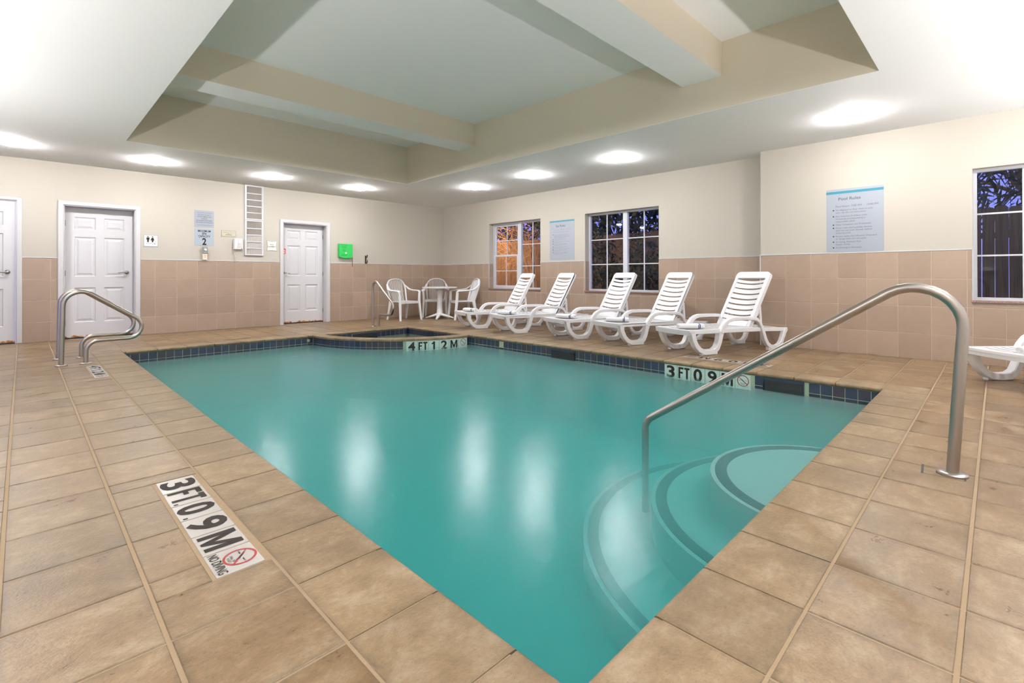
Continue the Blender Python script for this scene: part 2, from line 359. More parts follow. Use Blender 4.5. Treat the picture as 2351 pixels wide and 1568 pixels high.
def fillet(pts, radii, n=7):
    """round the corners of a 3d polyline"""
    out = [Vector(pts[0])]
    for i in range(1, len(pts)-1):
        p, a, b = Vector(pts[i]), Vector(pts[i-1]), Vector(pts[i+1]); r = radii[i-1]
        u, w = (a-p).normalized(), (b-p).normalized(); ang = u.angle(w)
        t = min(r/math.tan(ang/2), (a-p).length*.66 if i > 1 else (a-p).length*.95, (b-p).length*.66 if i < len(pts)-2 else (b-p).length*.95)
        s0, s1 = p+u*t, p+w*t
        r2 = t*math.tan(ang/2); c = p+(u+w).normalized()*(r2/math.sin(ang/2))
        v0, v1 = s0-c, s1-c; tot = v0.angle(v1)
        ax = v0.cross(v1).normalized()
        for k in range(n+1): out.append(c + Matrix.Rotation(tot*k/n, 3, ax) @ v0)
    out.append(Vector(pts[-1])); return out

def text_into(mb, s, x, y, h, T, width=None, align='LEFT', bold=0.0, maxw=None):
    """append flat lettering: baseline start (x,y), cap height h, in plane T"""
    cu = bpy.data.curves.new('t', 'FONT'); cu.body = s; cu.size = 1; cu.offset = bold; cu.fill_mode = 'FRONT'; cu.resolution_u = 3
    ob = bpy.data.objects.new('t', cu); me = bpy.data.meshes.new_from_object(ob)
    v = [tuple(p.co) for p in me.vertices]; f = [tuple(p.vertices) for p in me.polygons]
    bpy.data.objects.remove(ob); bpy.data.curves.remove(cu); bpy.data.meshes.remove(me)
    if not v: return
    x0, x1 = min(p[0] for p in v), max(p[0] for p in v); sy = h/.69
    sx = sy if width is None else width/(x1-x0)
    if maxw and (x1-x0)*sx > maxw: sx = maxw/(x1-x0)
    w = (x1-x0)*sx; ox = x - (0 if align == 'LEFT' else w/2 if align == 'CENTER' else w)
    mb.add([(ox+(p[0]-x0)*sx, y+p[1]*sy, 0) for p in v], f, T)
def block_M(mb, x, y, h, w, T):
    t = w*.21
    P = [(0, 0), (t, 0), (t, h*.62), (w/2-t*.32, 0), (w/2+t*.32, 0), (w-t, h*.62), (w-t, 0), (w, 0), (w, h), (w-t*1.15, h), (w/2, h*.36), (t*1.15, h), (0, h)]
    v = [(x-w/2+a, y+b, 0) for a, b in P]
    mb.add(v, [(0, 1, 2, 12), (12, 2, 11), (2, 3, 10, 11), (3, 4, 10), (4, 5, 9, 10), (5, 8, 9), (5, 6, 7, 8)], T)
def block(mb, q, x, y, h, tw, T):
    """heavy sign-painter glyphs; returns False for those left to the font"""
    def rect(a, b, c, d): mb.add([(a, c, 0), (b, c, 0), (b, d, 0), (a, d, 0)], [(0, 1, 2, 3)], T)
    if q == 'M': block_M(mb, x, y, h, tw*.74, T); return True
    if q == 'FT':
        w = tw*.38; t = w*.36; a = x-tw*.41; b = x+tw*.03
        rect(a, a+t, y, y+h); rect(a+t, a+w, y+h*.82, y+h); rect(a+t, a+w*.86, y+h*.44, y+h*.60)
        rect(b, b+w, y+h*.82, y+h); rect(b+w/2-t/2, b+w/2+t/2, y, y+h*.82); return True
    if q == '1':
        t = tw*.17; rect(x-t*.3, x+t*.7, y, y+h); mb.add([(x-t*.3, y+h*.70, 0), (x-t*.3, y+h*.92, 0), (x-t*1.1, y+h*.80, 0), (x-t*1.1, y+h*.64, 0)], [(0, 1, 2, 3)], T); return True
    return False
def dashes(mb, x, y, w, h, T, rnd):
    """an unreadable line of small print"""
    q = x
    while q < x+w:
        l = min(rnd.uniform(2.2, 6.5)*h, x+w-q); mb.add([(q, y, 0), (q+l, y, 0), (q+l, y+h*.75, 0), (q, y+h*.75, 0)], [(0, 1, 2, 3)], T); q += l+h*.7

def project(p):
    d = Vector(p)-CAM; z = d.dot(_F2)
    if z < .05: return None
    return (CX+F_PX*d.dot(_R3)/z, CY-F_PX*d.dot(_U3)/z)

# ------------------------------------------------------------------ dimensions
HC, HT, TZ = 2.778, 3.4925, 1.282          # soffit, tray ceiling, top of wall tiles
PX0, PX1, PY0, PY1 = -6.867, -2.485, -9.637, -2.177   # pool opening at the coping nose
BX, BY = -0.289, -7.94                      # the projecting part of the right wall
WL, WN = -9.15, -12.2                       # left wall, near wall
WZ = -0.15                                  # pool water level

def wall_cells(mb, u0, u1, z0, z1, holes, fn):
    us = sorted({u0, u1, *[min(max(h[0], u0), u1) for h in holes], *[min(max(h[1], u0), u1) for h in holes]})
    zs = sorted({z0, z1, *[h[2] for h in holes], *[h[3] for h in holes]})
    for a, b in zip(us, us[1:]):
        for c, d in zip(zs, zs[1:]):
            m, n = (a+b)/2, (c+d)/2
            if d <= z0 or c >= z1 or any(h[0] < m < h[1] and h[2] < n < h[3] for h in holes): continue
            fn(a, b, c, d)

# ------------------------------------------------------------------ walls
DOORS = {'door_1': (-8.80, -7.863, 2.142, .03), 'door_2': (-7.36, -6.448, 2.13, .15), 'door_3': (-4.05, -3.118, 2.105, .15)}
wb = MB()
wall_cells(wb, WL-.2, .2, -.2, HC+.05, [(a, b, -.2+.2*0-.001, h) for a, b, h, _ in DOORS.values()], lambda a, b, c, d: wb.box(a, b, 0, .2, c, d))
wall_back = tag(wb.build('wall_back', MAT['paint']), 'cream painted far wall with three white doors above tan wainscot tiles', 'wall', kind='structure')
WIN = {'window_1': (-3.445, -1.830, .70, 2.22), 'window_2': (-6.190, -4.617, .70, 2.21), 'window_3': (-11.78, -10.165, .712, 2.19)}
wr = MB()
wall_cells(wr, BY, .2, -.2, HC+.05, [WIN['window_1'], WIN['window_2']], lambda a, b, c, d: wr.box(0, .2, a, b, c, d))
wall_cells(wr, WN-.2, BY, -.2, HC+.05, [WIN['window_3']], lambda a, b, c, d: wr.box(BX, BX+.2, a, b, c, d))
wr.box(BX+.2, .2, BY-.2, BY, -.2, HC+.05)
wall_right = tag(wr.build('wall_right', MAT['paint']), 'cream painted window wall with a projecting near section', 'wall', kind='structure')
WIN['window_4'] = (-3.5, -1.2, .12, 2.25)
wl = MB(); wall_cells(wl, WN-.2, .2, -.2, HC+.05, [WIN['window_4']], lambda a, b, c, d: wl.box(WL-.2, WL, a, b, c, d))
wall_left = tag(wl.build('wall_left', MAT['ceil']), 'white painted wall at the left end of the room', 'wall', kind='structure')
wn = MB(); wn.box(WL-.2, BX+.2, WN-.2, WN, -.2, HC+.05)
wall_near = tag(wn.build('wall_near', MAT['ceil']), 'white painted wall behind the camera', 'wall', kind='structure')

# ceiling: soffit ring, tray top; tray sides are parts
TX0, TX1, TY0, TY1 = -6.85, -2.5475, -9.637, -2.2554
ce = MB()
ce.box(WL-.2, TX0, WN-.2, .2, HC, HC+.003); ce.box(TX1, .2, WN-.2, .2, HC, HC+.003)
ce.box(TX0, TX1, TY1, .2, HC, HC+.003); ce.box(TX0, TX1, WN-.2, TY0, HC, HC+.003)
ce.box(WL-.2, .2, WN-.2, TY0-.12, HC+.05, HC+.12); ce.box(WL-.2, .2, TY1+.12, .2, HC+.05, HC+.12); ce.box(WL-.2, TX0-.12, TY0-.12, TY1+.12, HC+.05, HC+.12); ce.box(TX1+.12, .2, TY0-.12, TY1+.12, HC+.05, HC+.12)
ce.box(TX0-.15, TX1+.15, TY0-.15, TY1+.15, HT, HT+.12)
ceiling = tag(ce.build('ceiling', MAT['ceil']), 'white ceiling with a raised rectangular tray over the pool', 'ceiling', kind='structure')
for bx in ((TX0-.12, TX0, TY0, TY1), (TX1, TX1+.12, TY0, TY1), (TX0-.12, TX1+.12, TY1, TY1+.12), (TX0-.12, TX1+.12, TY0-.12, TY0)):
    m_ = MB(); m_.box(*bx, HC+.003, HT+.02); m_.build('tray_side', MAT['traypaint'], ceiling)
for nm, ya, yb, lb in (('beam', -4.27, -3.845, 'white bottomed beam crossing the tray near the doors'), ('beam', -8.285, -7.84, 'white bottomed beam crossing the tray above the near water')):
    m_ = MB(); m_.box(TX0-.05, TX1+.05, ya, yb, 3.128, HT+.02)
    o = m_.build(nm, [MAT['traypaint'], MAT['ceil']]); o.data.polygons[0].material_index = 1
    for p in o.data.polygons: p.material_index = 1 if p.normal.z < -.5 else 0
    tag(o, lb, 'beam', kind='structure')

# ------------------------------------------------------------------ tiles
_tc = {}
def tile_mesh(w, h, mat, t=.010, c=.0025, key=''):
    k = (round(w, 3), round(h, 3), mat.name, t)
    if k not in _tc:
        a, b = w/2, h/2
        v = [(-a,-b,-t),(a,-b,-t),(a,b,-t),(-a,b,-t),(-a,-b,-c),(a,-b,-c),(a,b,-c),(-a,b,-c),(-a+c,-b+c,0),(a-c,-b+c,0),(a-c,b-c,0),(-a+c,b-c,0)]
        f = [(0,1,5,4),(1,2,6,5),(2,3,7,6),(3,0,4,7),(4,5,9,8),(5,6,10,9),(6,7,11,10),(7,4,8,11),(8,9,10,11)]
        me = bpy.data.meshes.new('tile'); me.from_pydata(v, [], f); me.materials.append(mat); me.update(); _tc[k] = me
    return _tc[k]
def cuts(a, b, joints):
    js = sorted(j for j in joints if a+.02 < j < b-.02); return list(zip([a]+js, js+[b]))
ROWS = [(0, .305), (.305, .631), (.631, .957), (.957, TZ)]
def wall_tiles(parent, T, u0, u1, joints, holes=(), gap=.006):
    """tiles on a wall: T maps (u along the wall, z up) to the world; holes (u0,u1,z0,z1)"""
    hs = list(holes)
    for a, b in cuts(u0, u1, list(joints)+[x for h in hs for x in h[:2]]):
        for c, d in ROWS:
            for h in hs:
                if h[0] < (a+b)/2 < h[1]:
                    if h[2] <= c+.01 and h[3] >= d-.01: break
                    if h[2] < d and h[3] > d: d = h[2]
            else:
                if b-a < .03 or d-c < .03: continue
                me = tile_mesh(b-a-gap, d-c-gap, MAT['walltile'], .012, .002)
                put('tile', me, parent, T @ Matrix.Translation(((a+b)/2, (c+d)/2, .008)))
TB = frame((0, 0, 0), (1, 0, 0), (0, 0, 1))            # faces -y
TR = frame((0, 0, 0), (0, -1, 0), (0, 0, 1))           # u = -y, faces -x
TRB = frame((BX, 0, 0), (0, -1, 0), (0, 0, 1))
doorcas = [(-8.86, -7.811), (-7.42, -6.386), (-4.105, -3.055)]
def grout_panel(parent, T, a, b, z1=TZ, z0=0): m_ = MB(); m_.box(a, b, z0, z1, 0, .006, T); return m_
gp = MB()
for a, b in ((-7.811, -7.42), (-6.386, -4.105), (-3.055, 0), (WL, -8.86)): gp.box(a, b, 0, TZ, 0, .005, TB)
gp.build('grout_bed', MAT['wallgrout'], wall_back)
wall_tiles(wall_back, TB, -7.811, -7.42, [-7.497]); wall_tiles(wall_back, TB, -6.386, -4.105, [-6.178+.314*k for k in range(12)])
wall_tiles(wall_back, TB, -3.055, 0, [-2.829+.316*k for k in range(10)]); wall_tiles(wall_back, TB, WL, -8.86, [])
gp = MB()
w1 = (1.83, 3.445, .68, 3); w2 = (4.617, 6.19, .68, 3); w3 = (10.165, 11.78, .68, 3)
for a, b, z in ((0, 1.83, TZ), (1.83, 3.445, .66), (3.445, 4.617, TZ), (4.617, 6.19, .66), (6.19, -BY, TZ)): gp.box(a, b, 0, z, 0, .005, TR)
for a, b, z in ((-BY, 10.165, TZ), (10.165, 11.78, .66), (11.78, -WN, TZ)): gp.box(a, b, 0, z, 0, .005, TRB)
TE = frame((BX, BY, 0), (1, 0, 0), (0, 0, 1)) @ Matrix.Scale(-1, 4, (0, 0, 1))   # end face of the projection, faces +y
gp.box(BX, 0, BY, BY+.005, 0, TZ)
gp.build('grout_bed', MAT['wallgrout'], wall_right)
wall_tiles(wall_right, TR, .008, -BY-.005, [.302, .6246, .961, 1.285, 1.6, 2.1, 2.41, 2.72, 3.03, 3.32]+[3.62+.318*k for k in range(4)]+[4.89, 5.2, 5.52, 5.83]+[6.525, 6.85, 7.165, 7.478, 7.79], [w1, w2])
wall_tiles(wall_right, TRB, -BY, -WN, [8.268+.3085*k for k in range(13)], [w3])
for c, d in ROWS:
    put('tile', tile_mesh(-BX-.012, d-c-.006, MAT['walltile'], .012, .002), wall_right, frame((BX/2, BY+.008, (c+d)/2), (-1, 0, 0), (0, 0, 1)))
for wn_, xx in (('window_1', 0), ('window_2', 0)):      # tiled jamb on the far side of the recess
    y = WIN[wn_][1]
    for c, d in ((.70, .957), (.957, TZ)):
        put('tile', tile_mesh(.115, d-c-.006, MAT['walltile'], .012, .002), wall_right, frame((xx+.062, y-.004, (c+d)/2), (1, 0, 0), (0, 0, 1)))
# white edging strip along the top of the tiles
def strip(name, segs, lab):
    m_ = MB()
    for (T, a, b) in segs: m_.rbox(a, b, TZ, TZ+.012, 0, .012, .003, T)
    tag(m_.build(name, MAT['vinyl']), lab, 'trim', kind='structure')
strip('trim_1', [(TB, WL, -8.86), (TB, -7.811, -7.42), (TB, -6.386, -4.105), (TB, -3.055, -.012)], 'thin white edging on top of the far wall tiles')
m_ = MB()
for T, a, b in ((TR, .0, 1.83), (TR, 3.445, 4.617), (TR, 6.19, -BY), (TRB, -BY, 10.165)): m_.rbox(a, b, TZ, TZ+.012, 0, .012, .003, T)
m_.box(BX-.010, BX, BY-.004, BY+.010, 0, TZ+.012); m_.box(BX-.008, BX, -10.168, -10.158, .70, TZ+.012)
m_.box(-.010, 0, -1.834, -1.824, .70, TZ); m_.box(-.010, 0, -4.621, -4.611, .70, TZ)
tag(m_.build('trim_2', MAT['vinyl']), 'thin white edging on the window wall tiles and corner', 'trim', kind='structure')

# ------------------------------------------------------------------ floor
sl = MB(); GZ = -.003
hx0, hx1, hy0, hy1 = PX0-.03, PX1+.03, PY0-.03, PY1+.03
sl.box(WL-.2, hx0, WN-.2, .2, -.25, GZ); sl.box(hx1, .2, WN-.2, .2, -.25, GZ)
sl.box(hx0, hx1, hy1, .2, -.25, GZ); sl.box(hx0, hx1, WN-.2, hy0, -.25, GZ)
floor = tag(sl.build('floor', MAT['grout']), 'tan travertine tiled pool deck around the water', 'floor', kind='structure')
CW = .313
cx0, cx1, cy0, cy1 = PX0-CW, PX1+CW, PY0-CW, PY1+CW      # outside of the coping
tiles = []
def seq(a, b, start, pitch):
    k0 = math.ceil((a-start)/pitch); out = []
    x = start+k0*pitch
    while x < b: out.append(x); x += pitch
    return out
# markers set into the deck interrupt the tiles: (x0,x1,y0,y1)
MARK1 = (-7.362, -7.196, -8.530, -7.482)
MARK2 = (-7.310, -7.185, -4.06, -3.19)
def grid(x0, x1, y0, y1, jx, jy, gx, gy):
    for a, b in cuts(x0, x1, jx):
        for c, d in cuts(y0, y1, jy):
            tiles.append((a+gx/2, b-gx/2, c+gy/2, d-gy/2))
grid(WL, cx0, WN, 0, [cx0-.345-.335*k for k in range(7)], seq(WN, 0, -8.751, .347), .012, .008)
grid(cx0, 0 if False else BX, WN, cy0, seq(cx0, 0, -6.160, .337), [cy0-.335*k for k in range(8)], .008, .012)
grid(cx1, 0, cy0, 0, [cx1+.34*k for k in range(8)], seq(cy0, 0, PY0, .345), .010, .009)
grid(cx0, cx1, cy1, 0, seq(cx0, cx1, -7.185, .345), [cy1+.336*k for k in range(7)], .009, .010)
cut = []
for a, b, c, d in tiles:
    for m in (MARK1, MARK2):
        g = .006
        if a < m[1] and b > m[0] and c < m[3] and d > m[2]:
            if d > m[3]+.03: cut.append((a, b, m[3]+g, d)); d = m[3]+0
            if c < m[2]-.03: cut.append((a, b, c, m[2]-g)); c = m[2]-0
            b = m[0]-g
    if b-a > .02 and d-c > .02 and not (a > BX and c < BY): cut.append((a, b, c, d))
def score(t):
    ps = [project((x, y, 0)) for x in t[:2] for y in t[2:]]
    if any(p is None for p in ps): return 0
    if all(p[0] < 0 for p in ps) or all(p[0] > 2351 for p in ps) or all(p[1] > 1568 for p in ps): return 0
    return abs((ps[0][0]-ps[3][0])*(ps[1][1]-ps[2][1])-(ps[1][0]-ps[2][0])*(ps[0][1]-ps[3][1]))
cut.sort(key=score, reverse=True)
rnd = random.Random(3)
for a, b, c, d in cut[:295]:
    T = Matrix.Translation(((a+b)/2, (c+d)/2, rnd.uniform(-.0006, .0006))) @ Matrix.Rotation(rnd.uniform(-.0015, .0015), 4, 'X')
    put('tile', tile_mesh(b-a, d-c, MAT['deck']), floor, T)
st = MB()
for a, b, c, d in cut[295:]: st.rbox(a, b, c, d, -.01, 0, .0025)
o = st.build('tile_field', MAT['deck'], floor); o['kind'] = 'stuff'

# ------------------------------------------------------------------ pool
pool = thing('pool', 'rectangular swimming pool with travertine coping and navy waterline tiles', 'pool', ((PX0+PX1)/2, (PY0+PY1)/2, 0))
PT = Matrix.Translation((-(PX0+PX1)/2, -(PY0+PY1)/2, 0))
bx0, bx1, by0, by1, BZ = PX0-.02, PX1+.02, PY0-.02, PY1+.02, -.95
ba = MB()
ba.box(bx0-.2, bx0, by0-.2, by1+.2, BZ-.2, -.036); ba.box(bx1, bx1+.2, by0-.2, by1+.2, BZ-.2, -.036)
ba.box(bx0, bx1, by0-.2, by0, BZ-.2, -.036); ba.box(bx0, bx1, by1, by1+.2, BZ-.2, -.036); ba.box(bx0-.2, bx1+.2, by0-.2, by1+.2, BZ-.2, BZ)
ba.build('basin', MAT['plaster'], pool, T=PT)
# steps, centred on the near wall
SC = (-4.15, by0)
for r, z in ((.77, -.34), (1.16, -.55), (1.62, -.76)):
    poly = arc(SC[0], SC[1], r, 0, 180, 40)
    s_ = MB(); s_.prism(poly, BZ, z); so = s_.build('step', MAT['plaster'], pool, T=PT)
    e_ = MB(); o1 = arc(SC[0], SC[1], r-.030, 0, 180, 48); i1 = arc(SC[0], SC[1], r-.105, 0, 180, 48)
    for k in range(48):
        e_.prism([i1[k], o1[k], o1[k+1], i1[k+1]], z-.002, z+.002)
    e_.build('step_edge_band', MAT['stepband'], so)
# coping: bullnose tiles
def coping_mesh(w, l):
    k = ('cop', round(w, 3), round(l, 3))
    if k not in _tc:
        t = .034; prof = [(w, -t), (w, -.002), (w-.002, 0), (.014, 0), (.006, -.003), (.001, -.010), (0, -.018), (.003, -.028), (.010, -t)]
        m = MB(); n = len(prof); v = [(x, -l/2, z) for x, z in prof] + [(x, l/2, z) for x, z in prof]
        f = [(i, (i+1) % n, n+(i+1) % n, n+i) for i in range(n)] + [tuple(range(n-1, -1, -1)), tuple(range(n, 2*n))]
        m.add(v, f); _tc[k] = m.mesh('coping_tile', MAT['coping'], True)
    return _tc[k]
def cop(p, l, ang, w=CW-.004):
    """p = point on the pool edge at the middle of the tile, ang = direction away from the water"""
    put('coping_tile', coping_mesh(w, l-.007), pool, PT @ Matrix.Translation((p[0], p[1], rnd.uniform(-.0005, .0005))) @ Matrix.Rotation(ang, 4, 'Z'))
for a, b in cuts(PY0, PY1, seq(PY0, PY1, -8.751, .347)): cop((PX0, (a+b)/2), b-a, PI)
for a, b in cuts(PY0, PY1, seq(PY0, PY1, PY0, .345)): cop((PX1, (a+b)/2), b-a, 0)
for a, b in cuts(PX0, PX1, seq(PX0, PX1, -6.160, .337)): cop(((a+b)/2, PY0), b-a, -PI/2)
for a, b in cuts(PX0, PX1, seq(PX0, PX1, -7.185, .345)): cop(((a+b)/2, PY1), b-a, PI/2)
for x, y in ((PX0-CW/2, PY0-CW/2), (PX0-CW/2, PY1+CW/2), (PX1+CW/2, PY0-CW/2), (PX1+CW/2, PY1+CW/2)):
    put('coping_tile', tile_mesh(CW-.008, CW-.008, MAT['coping'], .03), pool, PT @ Matrix.Translation((x, y, 0)))
# spa outline
SPC = (bx1, by1); SR = 1.87                      # spa in the far right corner, quarter round wall
A0, A1 = 180, 270
# waterline tiles on the pool walls. first row = parts, second row mostly under water = one joined part
TH = .098
row2 = MB(); groutm = MB()
MKR = (-8.545, -7.575)                            # 3FT marker on the right wall (y)
SK = [(-6.27, -5.84), (-9.03, -8.66)]            # skimmer mouths on the right wall (y)
def wl_run(p0, d, L, nrm, skip=(), beige=None):
    """row of tiles from p0 along d; nrm = towards the water"""
    n = int(L/TH); d = Vector(d); nrm = Vector(nrm)
    T0 = frame((p0[0], p0[1], 0), d, (0, 0, 1))
    flip = (Vector((d.x, d.y, 0)).cross(Vector((0, 0, 1)))).dot(nrm)
    for i in range(n+1):
        a, b = i*TH, min((i+1)*TH, L)
        if b-a < .012: continue
        q = Vector((p0[0], p0[1], 0))+d*((a+b)/2)
        if any(s(q) for s in skip): continue
        R = frame((q.x+nrm.x*.005, q.y+nrm.y*.005, -.036-TH/2), d if flip > 0 else -d, (0, 0, 1))
        mt = MAT['beigetile'] if beige and beige(q) else MAT['navytile']
        o = put('waterline_tile', tile_mesh(b-a-.006, TH-.006, mt, .006, .0015), pool, PT @ R)
        if beige and beige(q): o['label'] = 'beige waterline tile'
        q2 = q+nrm*.005; w = (b-a)/2-.003
        row2.rbox(-w, w, TH/2-.032, TH/2-.003, -.006, 0, .0015, frame((q2.x, q2.y, -.036-TH*1.5), d if flip > 0 else -d, (0, 0, 1)))
    groutm.box(0, L, -.036-TH-.032, -.036, -.001, .001, frame((p0[0]+nrm.x*.0012, p0[1]+nrm.y*.0012, 0), d, (0, 0, 1)))
sy_ = lambda lo, hi: (lambda q: lo < q.y < hi and q.x > -2.6)
wl_run((bx0, by1), (1, 0, 0), bx1-SR-bx0, (0, -1, 0))
wl_run((bx1, by0), (0, 1, 0), by1-SR-by0, (-1, 0, 0), [sy_(*MKR)]+[sy_(*s) for s in SK], lambda q: -4.90 < q.y < -4.80)
wl_run((bx0, by0), (0, 1, 0), by1-by0, (1, 0, 0))
wl_run((bx0, by0), (1, 0, 0), bx1-bx0, (0, 1, 0))
o = row2.build('lower_tile_row', MAT['navytile'], pool, T=PT); o['kind'] = 'stuff'
groutm.build('tile_grout', MAT['poolgrout'], pool, T=PT)

# spa
spa = thing('spa', 'quarter round spa in the far pool corner with navy tiles and a thin curved rim', 'spa', (SPC[0], SPC[1], 0))
ST = Matrix.Translation((-SPC[0], -SPC[1], 0))
NS = 40; THK = .17
def sect(r0, r1, a0, a1): 
    o_, i_ = arc(*SPC, r1, a0, a1, 1), arc(*SPC, r0, a0, a1, 1); return [i_[0], o_[0], o_[1], i_[1]]
w_ = MB()
for k in range(NS):
    w_.prism(sect(SR-THK, SR, A0+90*k/NS, A0+90*(k+1)/NS), BZ, -.036)
w_.build('dividing_wall', MAT['plaster'], spa, T=ST)
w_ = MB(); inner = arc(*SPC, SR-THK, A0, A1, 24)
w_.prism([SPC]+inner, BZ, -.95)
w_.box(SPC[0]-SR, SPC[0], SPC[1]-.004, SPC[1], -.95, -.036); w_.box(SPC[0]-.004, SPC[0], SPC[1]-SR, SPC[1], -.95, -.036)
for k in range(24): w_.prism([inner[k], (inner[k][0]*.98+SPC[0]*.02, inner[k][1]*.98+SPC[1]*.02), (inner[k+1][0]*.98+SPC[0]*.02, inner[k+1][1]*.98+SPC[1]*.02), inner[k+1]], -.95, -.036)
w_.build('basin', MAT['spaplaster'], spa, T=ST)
nseg = 9
for k in range(nseg):
    m_ = MB(); a0, a1 = A0+90*k/nseg+.08, A0+90*(k+1)/nseg-.08
    O = arc(*SPC, SR+.018, a0, a1, 5); I = arc(*SPC, SR-THK-.015, a0, a1, 5)
    O2 = arc(*SPC, SR+.010, a0, a1, 5); I2 = arc(*SPC, SR-THK-.007, a0, a1, 5)
    for j in range(5):
        m_.add([(*I[j], -.034), (*O[j], -.034), (*O[j+1], -.034), (*I[j+1], -.034), (*I[j], -.008), (*O[j], -.008), (*O[j+1], -.008), (*I[j+1], -.008), (*I2[j], 0), (*O2[j], 0), (*O2[j+1], 0), (*I2[j+1], 0)],
               [(0,3,2,1),(1,2,6,5),(3,0,4,7),(5,6,10,9),(7,4,8,11),(8,9,10,11)]+([(0,1,5,4),(4,5,9,8)] if j == 0 else [])+([(2,3,7,6),(6,7,11,10)] if j == 4 else []))
    m_.build('rim_tile', MAT['coping'], spa, T=ST)
AM = (236.0, 268.2)                               # marker span on the curved wall, degrees
sg = MB(); dth = math.degrees(TH/SR); k = 0; a = A0+.6
row2 = MB()
while a < A1-.5:
    b = min(a+dth, A1-.2); mid = math.radians((a+b)/2)
    if not (AM[0] < (a+b)/2 < AM[1]):
        q = (SPC[0]+(SR+.005)*math.cos(mid), SPC[1]+(SR+.005)*math.sin(mid))
        for row in (0, 1):
            T_ = frame((q[0], q[1], -.036-TH*(row+.5)), (-math.sin(mid), math.cos(mid), 0), (0, 0, 1))
            w = math.radians(b-a)*SR-.006
            if row == 0: put('waterline_tile', tile_mesh(w, TH-.006, MAT['navytile'], .006, .0015), spa, ST @ T_)
            else: row2.rbox(-w/2, w/2, TH/2-.032, TH/2-.003, -.006, 0, .0015, T_)
    a = b
for k in range(NS):
    sg.prism(sect(SR-.001, SR+.0015, A0+90*k/NS, A0+90*(k+1)/NS), -.036-TH-.032, -.036)
o = row2.build('lower_tile_row', MAT['navytile'], spa, T=ST); o['kind'] = 'stuff'
n = int(SR/TH)
for i in range(n):
    x = SPC[0]-TH*(i+.5)
    if not (-3.64 < x < -3.13): put('waterline_tile', tile_mesh(TH-.006, TH-.006, MAT['navytile'], .006, .0015), spa, ST @ frame((x, SPC[1]-.009, -.036-TH/2), (1, 0, 0), (0, 0, 1)))
    y = SPC[1]-TH*(i+.5)
    put('waterline_tile', tile_mesh(TH-.006, TH-.006, MAT['navytile'], .006, .0015), spa, ST @ frame((SPC[0]-.009, y, -.036-TH/2), (0, -1, 0), (0, 0, 1)))
sg.box(SPC[0]-SR, SPC[0], SPC[1]-.0055, SPC[1]-.004, -.25, -.036); sg.box(SPC[0]-.0055, SPC[0]-.004, SPC[1]-SR, SPC[1], -.25, -.036)
sg.build('tile_grout', MAT['poolgrout'], spa, T=ST)

# water bodies
e = .008
outer = [(bx0-e, by0-e), (bx1+e, by0-e), (bx1+e, SPC[1]-SR)] + [(SPC[0]+(SR-.01)*math.cos(math.radians(t)), SPC[1]+(SR-.01)*math.sin(math.radians(t))) for t in [270-3*k for k in range(0, 31)]] + [(SPC[0]-SR+.01, by1+e), (bx0-e, by1+e)]
m_ = MB(); m_.prism(outer, BZ-.05, WZ)
tag(m_.build('pool_water', MAT['water']), 'clear turquoise water filling the rectangular pool', 'water', kind='structure')
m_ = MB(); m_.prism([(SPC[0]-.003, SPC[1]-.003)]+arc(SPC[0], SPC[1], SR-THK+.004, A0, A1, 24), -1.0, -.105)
tag(m_.build('spa_water', MAT['spawater']), 'dark water filling the corner spa', 'water', kind='structure')

